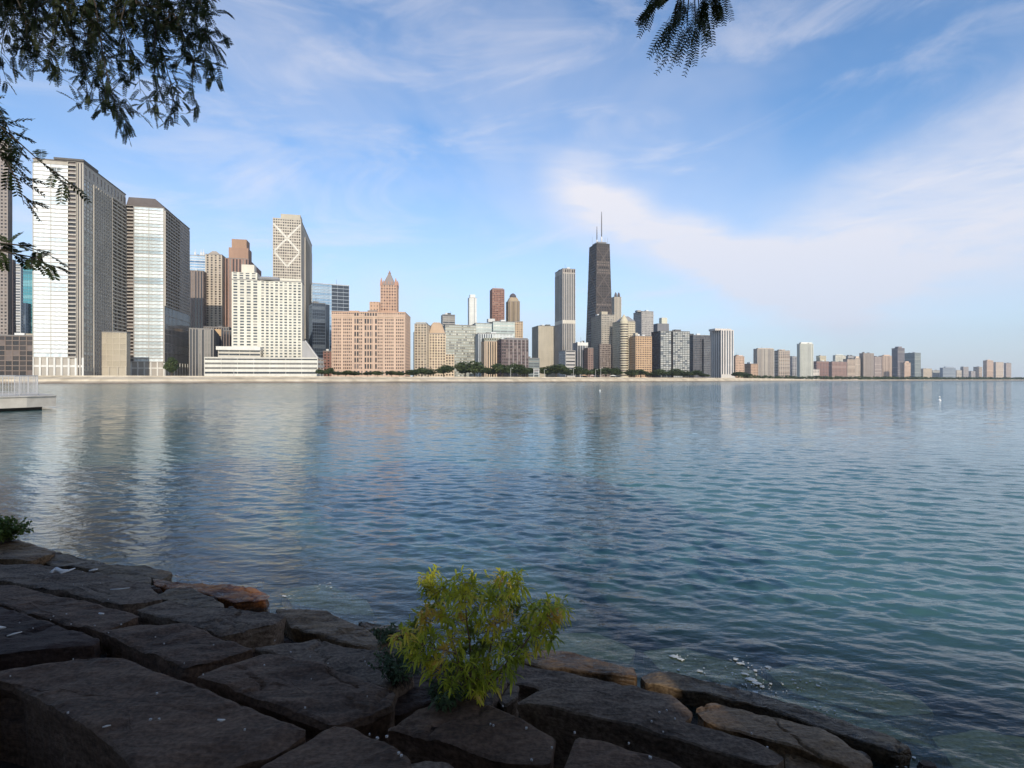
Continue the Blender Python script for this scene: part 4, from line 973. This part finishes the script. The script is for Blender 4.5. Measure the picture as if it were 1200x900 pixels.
# the revetment goes on past the frame, to the left and under the viewer
rnd=random.Random(41); ii=0
for r_,(d0,z0) in enumerate(((4.75,.22),(3.7,.45),(2.65,.62),(1.6,.82),(.55,.95),(-.5,1.1),(-1.55,1.3))):
    tt=-15+rnd.uniform(0,1)
    while tt<7:
        ln=rnd.uniform(1.2,2.0); cs_=[(tt+.06,d0+.04),(tt+ln*.5,d0+.02),(tt+ln-.06,d0+.06),(tt+ln-.04,d0+.98),(tt+ln*.5,d0+1.0),(tt+.03,d0+.96)]
        pts_=[tv*a+nv*b for a,b in cs_]; ok=True
        for p in pts_+[sum(pts_,Vector())/6]:
            if p.y>.25:
                px=600+F*p.x/p.y; py=HOR+F*(EYE-z0)/p.y
                if px>-85 and px<1290 and py<935: ok=False
        if ok:
            o=stone([(p.x+rnd.uniform(-.04,.04),p.y+rnd.uniform(-.04,.04),0) for p in pts_],z0+rnd.uniform(-.03,.05),rnd.choice(('dark','grey','dark','brown')),'flat dark stone block of the same shore, lying outside the photo',.5,seed=100+ii,flake=.7,world=True)
            o['group']='stone blocks beyond the edges of the photo'; ii+=1
        tt+=ln
# drowned stones seen through the shallow water
sub=[
 ([(895,785),(940,776),(1010,792),(1080,818),(1095,832),(1050,838),(990,828),(925,808)],-.09,'algae','pale olive boulder lying under the water at lower right'),
 ([(880,812),(960,822),(1040,848),(1110,880),(1070,870),(980,845)],-.07,'algae','drowned brown slab along the longest water edge slab'),
 ([(640,742),(700,742),(745,760),(738,776),(690,768),(640,760)],-.05,'algae','drowned olive slab just right of the bush'),
 ([(752,762),(800,756),(870,778),(905,800),(850,800),(775,784)],-.05,'algae','drowned olive slab below the floating foam'),
 ([(1090,860),(1150,850),(1230,870),(1230,905),(1120,900)],-.09,'algae','drowned slab in the lower right corner of the water'),
 ([(330,690),(380,684),(430,700),(440,722),(390,716),(340,706)],-.07,'algae','drowned olive slab right of the rust orange stone'),
 ([(205,668),(260,664),(310,676),(300,686),(240,682)],-.08,'brown','drowned slab behind the rust orange stone'),
]
for i,(poly,z,mt,lab) in enumerate(sub):
    o=stone(poly,z,mt,lab,.4,name='sunken_stone',seed=60+i,flake=.6); o['group']='sunken stones in the shallows'

# foam, debris
rnd=random.Random(21); m=MB()
def blob(m,P,r,rnd,h=.006,el=1.0,an=0):
    n=11; vs=[]; ca,sa=math.cos(an),math.sin(an)
    for zz in (0,h):
        for i in range(n):
            a=2*math.pi*i/n; q=r*(.65+.5*rnd.random()); x=q*math.cos(a)*el; y=q*math.sin(a)
            vs.append((P.x+x*ca-y*sa,P.y+x*sa+y*ca,P.z+zz))
    m.add(vs,[tuple(range(n,2*n))]+[(i,(i+1)%n,n+(i+1)%n,n+i) for i in range(n)])
spots=[(790,770,.05,1.6),(797,773,.03,2),(862,773,.035,1.2),(868,778,.03,2),(820,787,.03,1.6),(795,786,.025,1),(880,797,.05,1.8),(873,791,.03,2.2),(887,801,.04,1.8),(893,805,.03,1),(885,787,.03,1),(900,782,.035,1.5),(929,798,.02,1),(932,802,.015,1),(955,830,.02,1),(959,805,.02,1.6),(885,812,.03,1.5),(903,802,.02,1),(1041,889,.03,1.6),(1071,889,.02,1),(1090,899,.02,1),(978,834,.015,1),(388,689,.02,1.2),(387,684,.02,1),(333,699,.03,1.6),(389,723,.02,1)]
def wz(x,y): return float(wave(np.array([x]),np.array([y]))[0])
for px,py,r_,el in spots:
    p=gp(px,py,0); p.z=wz(p.x,p.y)+.006; blob(m,p,r_*.62,rnd,el=el,an=-.4)
    for _ in range(4):
        q=p+Vector((rnd.gauss(0,.16),rnd.gauss(0,.05),0)); q.z=wz(q.x,q.y)+.006; blob(m,q,rnd.uniform(.003,.009),rnd)
for _ in range(60):
    px=rnd.gauss(890,50); py=780+ (px-800)*.22+rnd.gauss(6,9); p=gp(px,py,0); p.z=wz(p.x,p.y)+.006; blob(m,p,rnd.uniform(.002,.006),rnd)
for _ in range(14):
    px=rnd.uniform(60,460); py=640+px*.2+rnd.gauss(6,8); p=gp(px,py,0); p.z=wz(p.x,p.y)+.006; blob(m,p,rnd.uniform(.004,.010),rnd,el=1.4)
FO=wallmat('foam',(.50,.51,.48),var=.1,rough=.6); o=m.build('foam',FO); tag(o,'small white foam flecks floating along the water edge','foam',kind='stuff')
def debris(pts,z,rad,label,name='driftwood',cat='driftwood'):
    P=[gp(x,y,z) for x,y in pts]
    for p in P: p.z+=.012
    c=P[0].copy(); q=MB(); q.tube([p-c for p in P],rad,6); o=q.build(name,wallmat('bleached',(.62,.60,.57)),None,True); o.location=c; tag(o,label,cat); return o
debris([(60,672),(66,669),(72,671),(80,669)],.40,[.02,.04,.03,.008],'white bleached driftwood chunk on the flat grey slab')
debris([(71,673),(80,670),(88,667)],.40,[.012,.014,.006],'thin white stick beside the bleached driftwood chunk')
debris([(104,670),(110,669),(115,668)],.36,[.008,.016,.006],'short pale stick near the tan ended stone')
debris([(129,692),(140,691.5),(152,690)],.42,[.004,.007,.004],'long thin pale twig lying on the flat grey slab')
debris([(-6,736),(0,737.5),(7,737)],.68,[.012,.016,.004],'white feather at the left edge on the very dark block','feather','feather')
debris([(8,747),(16,744.5),(26,742)],.68,[.005,.007,.003],'thin grey feather on the very dark block','feather','feather')
debris([(120,855),(125,853.5),(130,852.5)],1.02,[.003,.005,.002],'tiny white feather on the largest slab','feather','feather')
debris([(255,846),(260,847),(264,846)],1.02,[.004,.007,.003],'small white shell fragment near the right end of the largest slab','shell','shell')
debris([(116,720),(119,721),(122,720.6)],.53,[.006,.012,.006],'white pebble on the wide grey slab','pebble','pebble')
rnd=random.Random(9); q=MB()
for (poly,z,*_) in [stones[i] for i in (2,3,4,9,10,11,12,14,16,23,24)]:
    for _k in range(7):
        a=rnd.choice(poly); b=rnd.choice(poly); c=rnd.choice(poly); u=[rnd.random() for _ in range(3)]; su=sum(u)
        x=(a[0]*u[0]+b[0]*u[1]+c[0]*u[2])/su; y=(a[1]*u[0]+b[1]*u[1]+c[1]*u[2])/su
        if y<HOR+150: continue
        p=gp(x,y,z); p.z+=.02; blob(q,p,rnd.uniform(.003,.008),rnd,h=.008)
o=q.build('pebbles',wallmat('pebble_grey',(.40,.38,.36))); tag(o,'tiny pale grit scattered over the dark slabs','grit',kind='stuff')
# ---------------------------------------------------------------- the bush and plants
def lance(mb, P, d, up, Lf, W, droop=.35):
    d=d.normalized(); s=d.cross(up)
    if s.length<.05: s=d.orthogonal()
    s=s.normalized()*W; n=s.cross(d).normalized()
    g=Vector((0,0,-1))
    a=P; b=P+d*Lf*.33+g*Lf*droop*.06; c=P+d*Lf*.68+g*Lf*droop*.25; e=P+d*Lf*.95+g*Lf*droop*.55
    f=n*W*.35
    mb.add([a,b-s+f,b,b+s+f,c-s*.75+f,c,c+s*.75+f,e],[(0,2,1),(0,3,2),(1,2,5,4),(2,3,6,5),(4,5,7),(5,6,7)])
def pinnate(mb, P, d, Lr, nl, lw, ll, rnd, droop=.5, stem=.0012, up=Vector((0,0,1))):
    """a compound leaf: drooping midrib with paired leaflets"""
    d=d.normalized(); pts=[P]; dd=d.copy(); k=6
    for i in range(k):
        dd=(dd+Vector((0,0,-droop/k))).normalized(); pts.append(pts[-1]+dd*Lr/k)
    mb.mi=1; mb.tube(pts,stem,3); mb.mi=0
    side=d.cross(up)
    if side.length<.1: side=d.orthogonal()
    side=(side.normalized()+rvec(rnd)*.35).normalized()
    for i in range(nl):
        t=(.14+.86*i/(nl-1))*k; a=min(int(t),k-1); f=t-a; p=pts[a].lerp(pts[a+1],f); ax=(pts[a+1]-pts[a]).normalized()
        sc=.55+.55*math.sin(math.pi*(.18+.75*i/nl))
        for sg in (-1,1):
            v=(side*sg+ax*.62+rvec(rnd)*.18).normalized()
            u=ax.cross(v).normalized(); w=v.cross(u)*lw*sc; l=v*ll*sc
            mb.add([p,p+l*.3-w,p+l*.75-w*.8,p+l,p+l*.75+w*.8,p+l*.3+w],[(0,1,2,3,4,5)])
# bush right of centre
BL = leafmat('bush_leaves',[(.36,(.15,.19,.02)),(.47,(.38,.42,.035)),(.56,(.60,.56,.045)),(.67,(.78,.50,.13))],4.5,.45)
TW = wallmat('twig_bark',(.16,.09,.055)); TWD = wallmat('twig_bark_dark',(.05,.04,.03))
rnd=random.Random(33)
base=gp(553,806,.84); base.z=.72
t=empty('bush',base); tag(t,'yellow green leafy bush growing between the stone blocks by the water','bush')
blobs=[(508,678,.04,.9),(519,690,.05,1),(503,692,.06,1),(535,686,.03,.8),(546,684,.03,.7),(528,700,.07,1.1),(512,708,.07,1),(497,716,.06,.9),(545,703,.06,1),(557,690,.02,.7),(558,708,.06,1),
 (583,684,.03,.9),(592,690,.05,1),(578,698,.06,1),(600,682,.02,.7),(607,687,.03,.8),(600,698,.05,.9),(590,708,.06,1),(572,712,.07,1),(540,720,.08,1.1),(520,725,.08,1.1),(500,730,.07,1),(485,738,.06,1),
 (473,745,.05,.8),(610,712,.04,.8),(625,722,.05,.9),(640,710,.04,.9),(648,716,.04,1),(655,710,.02,.7),(640,725,.05,1),(630,735,.05,1),(612,735,.07,1.1),(592,728,.08,1.1),(570,732,.08,1.1),(550,740,.09,1.1),
 (530,745,.09,1.1),(510,748,.08,1.1),(495,755,.07,1),(480,758,.06,.9),(640,745,.05,.9),(625,752,.06,1),(605,755,.07,1.1),(585,752,.08,1.1),(565,757,.09,1.1),(545,762,.09,1.1),(525,766,.08,1),(505,770,.07,1),(490,775,.05,.9),
 (610,768,.04,.9),(592,772,.06,1),(572,778,.07,1),(552,784,.06,1),(532,786,.06,1),(515,788,.05,.8),(560,796,.06,1),(545,798,.06,1),(575,792,.05,.9),(530,798,.06,1),(553,804,.06,1),(565,802,.05,.8),(538,806,.05,.8)]
stem=MB(); lv=MB(); lv.mi=0
mains=[]
for (px,py,sp) in ((508,690,.1),(545,700,.0),(590,695,.1),(640,722,-.1),(500,745,.12),(610,755,-.15),(535,765,-.2),(570,740,.2)):
    T=wp(px,py,base.y+sp)-base; mid=T*.5+Vector((rnd.uniform(-.04,.04),rnd.uniform(-.05,.05),-.02))
    pts=[Vector((rnd.uniform(-.03,.03),rnd.uniform(-.03,.03),-.15)),T*.22+Vector((0,0,.03)),mid,T*.8,T]
    stem.tube(pts,[.011,.009,.006,.004,.002],6); mains.append(pts)
for (px,py,spread,dens) in blobs:
    Yb=base.y+rnd.uniform(-.28,.28); T=wp(px,py,Yb)-base
    src=min((p for pts in mains for p in pts[1:]),key=lambda p:(p-T).length)
    if (src-T).length<.5: stem.tube([src,src.lerp(T,.5)+Vector((0,0,-.02)),T],[.003,.0022,.0014],4)
    for q in range(int(12*dens)):
        d=(T.normalized()*.35+rvec(rnd)*1.0+Vector((0,0,.15))).normalized()
        p0=T+rvec(rnd)*.038
        Lr=rnd.uniform(.05,.09)
        tip=p0+d*Lr+Vector((0,0,-.015)); stem.tube([p0,p0.lerp(tip,.5)+Vector((0,0,.006)),tip],.001,3)
        for j in range(6):
            f=.15+.85*j/5; pp=p0.lerp(tip,f)
            dd=(d*.6+rvec(rnd)*1.0+Vector((0,0,-.10))).normalized()
            lance(lv,pp,dd,Vector((0,0,1)),rnd.uniform(.045,.085),rnd.uniform(.0060,.0098),droop=.6)
stem.build('stem',TW,t,True); lv.build('leaves',BL,t)
def weed(name,base,hh,rad,n,lab,mat,seed,leafL=.03,leafW=.009,cat='plant',lean=Vector((0,0,0))):
    rnd=random.Random(seed); t=empty(name,base); tag(t,lab,cat); st=MB(); lf=MB()
    for i in range(n):
        a=rnd.uniform(0,6.28); r_=rad*math.sqrt(rnd.random()); tip=Vector((r_*math.cos(a),r_*math.sin(a),hh*rnd.uniform(.45,1)*(1-.4*r_/rad)))+lean
        b0=Vector((rnd.uniform(-.3,.3)*rad,rnd.uniform(-.3,.3)*rad,-.05)); md=b0.lerp(tip,.5)+Vector((0,0,hh*.1))
        st.tube([b0,md,tip],[.0025,.002,.001],4)
        for j in range(16):
            f=rnd.uniform(.2,1); p=(b0.lerp(md,f*2) if f<.5 else md.lerp(tip,f*2-1))
            lance(lf,p,(rvec(rnd)+Vector((0,0,.15))).normalized(),Vector((0,0,1)),leafL*rnd.uniform(.6,1.2),leafW*rnd.uniform(.7,1.2),.5)
    st.build('stem',TWD,t); lf.build('leaves',mat,t); return t
WD=leafmat('weed_leaves',[(.3,(.035,.06,.025)),(.6,(.07,.11,.045)),(.8,(.14,.17,.08))],6,.3)
WG=leafmat('shore_plant_leaves',[(.3,(.05,.085,.015)),(.6,(.10,.14,.025)),(.8,(.20,.22,.05))],6,.35)
weed('weed',gp(470,795,.62),.34,.24,60,'dark small leafed weed on the pale topped slab left of the bush',WD,4)
weed('weed',gp(452,752,.32),.22,.15,30,'thin dark weed behind the pale topped slab near the water',WD,5)
weed('weed',gp(520,822,.86),.16,.16,26,'drooping dark green weed under the bush on the broad dark slab',WD,6,leafL=.05,leafW=.007)
weed('shore_plant',gp(0,634,.25),.44,.44,90,'green leafy shore plant at the left edge above the low brown slab',WG,7,leafL=.07,leafW=.02)
weed('shore_plant',gp(-50,640,.25),.5,.4,70,'green leafy shore plant cut by the left edge of the photo',WG,8,leafL=.07,leafW=.02)

# ---------------------------------------------------------------- locust trees overhead
LF = leafmat('locust_leaves',[(.3,(.020,.032,.010)),(.6,(.045,.065,.018)),(.8,(.09,.11,.03))],5,.25)
def spray(lv, st, pts, r0, rnd, step, Lr, nl, lw, ll, spread=1.0, droop=.55, down=.25, n_per=2, twig=.0):
    """a leafy branchlet: tube along pts with compound leaves (and short side twigs)"""
    pts=[Vector(p) for p in pts]; n=len(pts)
    st.tube(pts,[r0*(1-.8*i/(n-1)) for i in range(n)],6)
    for i in range(n-1):
        seg=pts[i+1]-pts[i]; k=max(1,int(seg.length/step)); ax=seg.normalized()
        for j in range(k):
            p=pts[i].lerp(pts[i+1],(j+rnd.random())/k)
            for _ in range(n_per):
                d=(rvec(rnd).normalized()*spread+ax*.5+Vector((0,0,-down))).normalized()
                if twig>0 and rnd.random()<.5:
                    e=p+d*twig*rnd.uniform(.4,1); st.tube([p,p.lerp(e,.5)+Vector((0,0,.01)),e],[.0022,.0018,.0012],4)
                    for u in (.5,1,1): pinnate(lv,p.lerp(e,u),(d*.6+rvec(rnd)*.8+Vector((0,0,-down))).normalized(),Lr*rnd.uniform(.7,1.15),nl,lw,ll,rnd,droop)
                else: pinnate(lv,p,d,Lr*rnd.uniform(.7,1.15),nl,lw,ll,rnd,droop)
def trunk_and_limbs(mb, base, H, limbs, r=.22):
    mb.tube([base+Vector((0,0,-.3)),base+Vector((.03,.02,H*.3)),base+Vector((-.05,.04,H*.65)),base+Vector((0,0,H))],[r*1.3,r,r*.8,r*.45],12)
    for pts,r_ in limbs: mb.tube(pts,r_,8)
rnd=random.Random(77)
tb=Vector((-5.6,-.6,1.2)); t1=empty('locust_tree',tb); tag(t1,'dark leafed locust tree overhanging the upper left corner with drooping branches','tree')
lv=MB(); st=MB(); lb=MB()
W=lambda px,py,Y: wp(px,py,Y)-tb
fork=Vector((0,0,4.6))
A=[W(-150,-120,3.2),W(-60,-70,4.0),W(20,-40,4.3),W(110,-35,4.4),W(190,-20,4.4),W(250,-10,4.3)]
limb1=([fork-Vector((0,0,.6)),fork+Vector((.2,1.2,.8))]+A,[.11,.09,.06,.045,.034,.026,.018,.01])
B2=[W(-140,20,3.0),W(-60,40,2.6),W(-20,100,2.45)]
limb2=([fork-Vector((0,0,1.2))]+B2,[.05,.035,.022,.014])
trunk_and_limbs(lb,Vector((0,0,0)),6.4,[limb1,limb2],.2)
# hanging twigs of the upper cluster: start px/py -> end px/py
tw=[((-60,-70),(10,20),(0,75)),((-20,-55),(30,20),(40,80)),((10,-40),(45,40),(70,92)),((30,-40),(80,40),(105,125)),((50,-38),(70,10),(60,60)),((80,-36),(110,40),(120,95)),((95,-36),(120,60),(140,140)),((110,-35),(150,50),(165,110)),
    ((130,-33),(170,40),(185,120)),((150,-30),(190,60),(205,145)),((170,-26),(215,40),(225,110)),((190,-20),(230,30),(245,85)),((215,-16),(240,20),(250,60)),((235,-12),(240,10),(236,40)),((60,-38),(90,70),(150,138)),((0,-45),(20,10),(85,30)),
    ((100,-35),(140,10),(175,30)),((140,-32),(160,5),(200,20)),((-30,-60),(0,0),(15,45)),((160,-28),(200,10),(222,62)),((80,-36),(60,0),(20,10)),((-70,-75),(-30,20),(-25,95)),((120,-34),(95,20),(95,70)),((180,-22),(180,60),(178,90)),((40,-38),(40,30),(20,60)),((150,-30),(140,30),(150,80))]
for a,b_,c in tw:
    Y0=rnd.uniform(3.9,4.6); P0=W(a[0],a[1],4.3 if a[0]>-40 else 4.0)
    P1=W(b_[0],b_[1],Y0); P2=W(c[0],c[1],Y0+rnd.uniform(-.2,.2)); Q=[P0,P0.lerp(P1,.5)+Vector((.03,0,.03)),P1,P1.lerp(P2,.5)+Vector((rnd.uniform(-.03,.05),0,.02)),P2]
    spray(lv,st,Q,.007,rnd,.040,.11,9,.0042,.020,spread=1.0,droop=.5,down=.12,n_per=2,twig=.16)
# lower fronds
for pts,Y0,Lr in (([(-90,60),(-20,130),(20,165),(48,190),(84,216)],2.3,.15),([(-90,120),(-20,165),(8,190),(22,215),(28,240)],2.2,.13),([(-60,90),(-10,118),(10,150),(20,185)],2.35,.12),([(-110,150),(-40,160),(5,180),(18,200)],2.25,.14),
    ([(-110,260),(-30,285),(15,297),(42,302),(64,315)],2.1,.11),([(-60,270),(0,285),(30,288),(60,300)],2.15,.09)):
    Q=[W(x,y,Y0+.03*i) for i,(x,y) in enumerate(pts)]
    low=Y0<2.2 and pts[0][1]>200
    lb.tube([B2[1],B2[1].lerp(Q[0],.5)+Vector((0,0,.05)),Q[0]],[.018,.012,.008],6)
    spray(lv,st,Q,.005,rnd,.030,Lr*.72,8,.0042,.024,spread=.85,droop=.35,down=.10,n_per=2,twig=0.0)
# the crown over and behind the camera (coarser leaves)
def bigcrown(lv, centers, n, rnd, size):
    for _ in range(n):
        c,r_=rnd.choice(centers); v=rvec(rnd); p=c+Vector((v.x*r_,v.y*r_,v.z*r_*.6))
        a=rvec(rnd).normalized(); b=a.orthogonal().normalized()*size*rnd.uniform(.5,1); cc=a.cross(b).normalized()*size*.45
        lv.add([p-b,p-cc,p+b,p+cc],[(0,1,2,3)])
cs=[(Vector((x,y,z))-tb,r_) for x,y,z,r_ in ((-7,-1,8.2,2.2),(-4.5,-2.5,8.4,2.2),(-8,-4,8,2.4),(-5,-5.5,8,2.4),(-2.5,-4.5,8.2,2),(-9,.5,7.4,1.8),(-3.6,-.8,8.6,1.7),(-5,1.5,8.0,1.6))]
bigcrown(lv,cs,9000,rnd,.16)
lb.mi=1; lb.add(st.v,st.f); lb.build('trunk',[BARK,TWD],t1,True); lv.build('crown',[LF,TWD],t1)
# second tree: sprig at the top centre
tb=Vector((3.4,-2.2,1.25)); t2=empty('locust_tree',tb); tag(t2,'second locust tree reaching one leafy sprig into the top edge right of centre','tree')
lv=MB(); st=MB(); lb=MB(); W=lambda px,py,Y: wp(px,py,Y)-tb
C0=W(812,-70,3.0)
trunk_and_limbs(lb,Vector((0,0,0)),6.2,[([Vector((0,0,3.2)),Vector((-.8,1.4,4.0)),Vector((-1.8,3.2,4.4)),W(835,-140,3.0),C0],[.08,.055,.035,.02,.012])],.2)
for (a,b_) in (((770,0),(748,42)),((800,10),(776,58)),((790,20),(768,72)),((805,30),(783,80)),((815,30),(801,88)),((820,20),(815,60)),((825,10),(824,65)),((835,-5),(838,30)),((790,-10),(765,6)),((845,-10),(846,24)),((800,-5),(790,35)),((815,0),(806,50)),((825,-5),(822,35)),((780,-20),(757,12))):
    P1=W(a[0],a[1],3.0+rnd.uniform(-.12,.12)); P2=W(b_[0],b_[1],3.0+rnd.uniform(-.12,.12))
    st.tube([C0,C0.lerp(P1,.5)+Vector((0,0,.02)),P1],[.006,.004,.0025],5)
    for q in range(6):
        pp=P1+rvec(rnd)*.03; d=(P2-pp).normalized()
        pinnate(lv,pp,(d+rvec(rnd)*(.0 if q==0 else .45)).normalized(),(P2-pp).length*(1 if q==0 else .8),13,.0030,.022,rnd,.12,.0011,Vector((.2,.75,.5)))
cs=[(Vector((x,y,z))-tb,r_) for x,y,z,r_ in ((3,-2,8.2,2.2),(5.5,-3.5,8,2.4),(2.5,-5,8.4,2.3),(6,-6,8,2.4),(.5,-3.5,8.5,1.9),(5,-1,7.8,1.8),(1.6,-.4,8.6,1.6))]
bigcrown(lv,cs,9000,rnd,.16)
lb.mi=1; lb.add(st.v,st.f); lb.build('trunk',[BARK,TWD],t2,True); lv.build('crown',[LF,TWD],t2)
# a row of trees on the bank behind the photographer; they throw the shade on the stones
bc=crown_mesh(55,n=4200,leaf=.62).mesh('crown',CROWN)
sund=Vector((math.sin(SUN_AZ),math.cos(SUN_AZ),0)); perp=Vector((sund.y,-sund.x,0))
for i in range(18):
    row=i//9; off=(i%9-4)*3.6+row*1.8; p=sund*(SHADE_D+(i%2)*1.5+row*5)+perp*off
    Hh=SHADE_H+.386*off+row*2.3+.4*math.sin(i*2.3)
    t=empty('bank_tree',(p.x,p.y,1.3),i*2.1); tag(t,'leafy tree on the bank behind the shore stones, outside the photo','tree','trees on the bank behind the viewer')
    tr=link('trunk',tm[i%2],t); tr.scale=(6,6,4.5)
    cr=link('crown',bc,t); cr.location=(0,0,Hh*.48); cr.scale=(5.2,5.2,Hh*.5*(1+.03*((i*7)%3)))

# ---------------------------------------------------------------- haze
o=MB(); o.box(-6500,6500,-120,6500,-3.8,560)
m,nt,out=newmat('haze_air'); v=N(nt,'ShaderNodeVolumePrincipled'); v.inputs['Color'].default_value=(.80,.88,1,1); v.inputs['Density'].default_value=HAZE; v.inputs['Anisotropy'].default_value=0
L(nt,v.outputs[0],out.inputs['Volume'])
if HAZE>0:
    h=o.build('haze',m); tag(h,kind='stuff')

# ---------------------------------------------------------------- sky, sun, camera
w=bpy.data.worlds.new('World'); SC.world=w; w.use_nodes=True; nt=w.node_tree; bg=nt.nodes['Background']
sky=N(nt,'ShaderNodeTexSky'); sky.sky_type='NISHITA'; sky.sun_disc=False; sky.sun_elevation=SUN_EL; sky.sun_rotation=SUN_AZ; sky.air_density=1.0; sky.dust_density=.6; sky.ozone_density=2.5
tc=N(nt,'ShaderNodeTexCoord'); sx=N(nt,'ShaderNodeSeparateXYZ'); L(nt,tc.outputs['Generated'],sx.inputs[0])
az=math_(nt,'MULTIPLY',math_(nt,'ARCTAN2',sx.outputs[0],sx.outputs[1]),57.2958)
el=math_(nt,'MULTIPLY',math_(nt,'ARCSINE',sx.outputs[2]),57.2958)
def cn(ax,ay,scale,det=6,rough=.55,shear=0,dist=.6,off=0):
    cx=N(nt,'ShaderNodeCombineXYZ'); L(nt,math_(nt,'ADD',math_(nt,'MULTIPLY',az,ax),math_(nt,'MULTIPLY',el,shear)),cx.inputs[0]); L(nt,math_(nt,'MULTIPLY',el,ay),cx.inputs[1]); cx.inputs[2].default_value=off
    n=N(nt,'ShaderNodeTexNoise'); n.inputs['Scale'].default_value=scale; n.inputs['Detail'].default_value=det; n.inputs['Roughness'].default_value=rough; n.inputs['Distortion'].default_value=dist; L(nt,cx.outputs[0],n.inputs[0]); return n.outputs[0]
def sm(x,a,b,lo=0.0,hi=1.0):
    r=N(nt,'ShaderNodeMapRange'); r.interpolation_type='SMOOTHSTEP'; r.inputs['From Min'].default_value=a; r.inputs['From Max'].default_value=b; r.inputs['To Min'].default_value=lo; r.inputs['To Max'].default_value=hi; L(nt,x,r.inputs[0]); return r.outputs[0]
mul=lambda a,b: math_(nt,'MULTIPLY',a,b); add=lambda a,b: math_(nt,'ADD',a,b); sub=lambda a,b: math_(nt,'SUBTRACT',a,b)
wob=mul(sub(cn(.06,.10,1.0,4,.5,0,.3,3.1),.5),9.0)
# 1: bright plume falling to the right from (7,20) to (30,9)
c1=sub(add(sub(el,20.0),mul(sub(az,5.0),.42)),wob)
f1=mul(mul(sm(c1,-7.5,-1.0),sm(c1,3.2,-.8)),mul(sm(az,1,9),sm(az,40,24)))
# 2: broad veil on the right, rising to the upper right with a sharp upper rim
rim=sub(sub(el,15.5),mul(sub(az,24),.33))
rim2=sub(rim,mul(wob,.22))
f2=mul(mul(sm(rim2,2.4,-3.5),sm(el,4.5,9.5)),sm(add(az,mul(wob,.8)),15,30))
# 3: thin streaks across the rest
s3=cn(.05,.16,1.0,7,.6,-.06,.8,7.7)
f3=mul(sm(s3,.44,.72),sm(el,2,10))
s4=cn(.03,.05,1.0,5,.55,.02,.5,1.3)
f4=mul(sm(s4,.40,.68),.55)
low=add(mul(sm(el,24,2),.52),mul(sm(el,7,0),.20))
n1=cn(.10,.42,1.0,8,.66,.14,1.1,0.0)
tex=sm(n1,.22,.66,.45,1.0)
dens=add(mul(mul(f1,tex),.80), mul(mul(f2,sm(n1,.2,.7,.55,1.0)),.52))
dens=add(dens,mul(f3,.34)); dens=add(dens,mul(f4,.42)); dens=add(dens,low)
dens=math_(nt,'MINIMUM',mul(mul(dens,sm(el,52,26,.25,1.0)),sm(el,-1.5,-.2)),.92)
mx=N(nt,'ShaderNodeMix'); mx.data_type='RGBA'; L(nt,dens,mx.inputs[0]); 
tint=N(nt,'ShaderNodeMix'); tint.data_type='RGBA'; tint.blend_type='MULTIPLY'; tint.inputs[0].default_value=1; L(nt,sky.outputs[0],tint.inputs[6]); tint.inputs[7].default_value=SKYTINT
L(nt,tint.outputs[2],mx.inputs[6])
cc=ramp(nt,sm(el,0,24),[(0,CLOUD_LOW),(.12,(.80,.84,.97)),(1,CLOUD_HIGH)]); 
cm_=N(nt,'ShaderNodeVectorMath'); cm_.operation='SCALE'; L(nt,cc.outputs[0],cm_.inputs[0]); cm_.inputs['Scale'].default_value=CLOUD_K
L(nt,cm_.outputs[0],mx.inputs[7])
L(nt,mx.outputs[2],bg.inputs[0]); bg.inputs[1].default_value=SKY_STR
sl=bpy.data.lights.new('sun','SUN'); so=bpy.data.objects.new('sun',sl); COL.objects.link(so)
sl.energy=SUN_STR; sl.angle=R(.5); sl.color=(1,.91,.78)
sd=Vector((math.sin(SUN_AZ)*math.cos(SUN_EL),math.cos(SUN_AZ)*math.cos(SUN_EL),math.sin(SUN_EL)))
so.rotation_euler=sd.to_track_quat('Z','Y').to_euler(); so.location=(20,-40,40)
cd=bpy.data.cameras.new('camera'); co=bpy.data.objects.new('camera',cd); COL.objects.link(co); SC.camera=co
co.location=(0,0,EYE); co.rotation_euler=(math.pi/2,0,0); cd.sensor_width=36; cd.lens=F/1200*36; cd.shift_y=-5/1200; cd.clip_start=.05; cd.clip_end=30000
vs_=SC.view_settings; vs_.view_transform='Standard'; vs_.look='None'; vs_.gamma=1; vs_.exposure=EXPO; vs_.use_curve_mapping=False
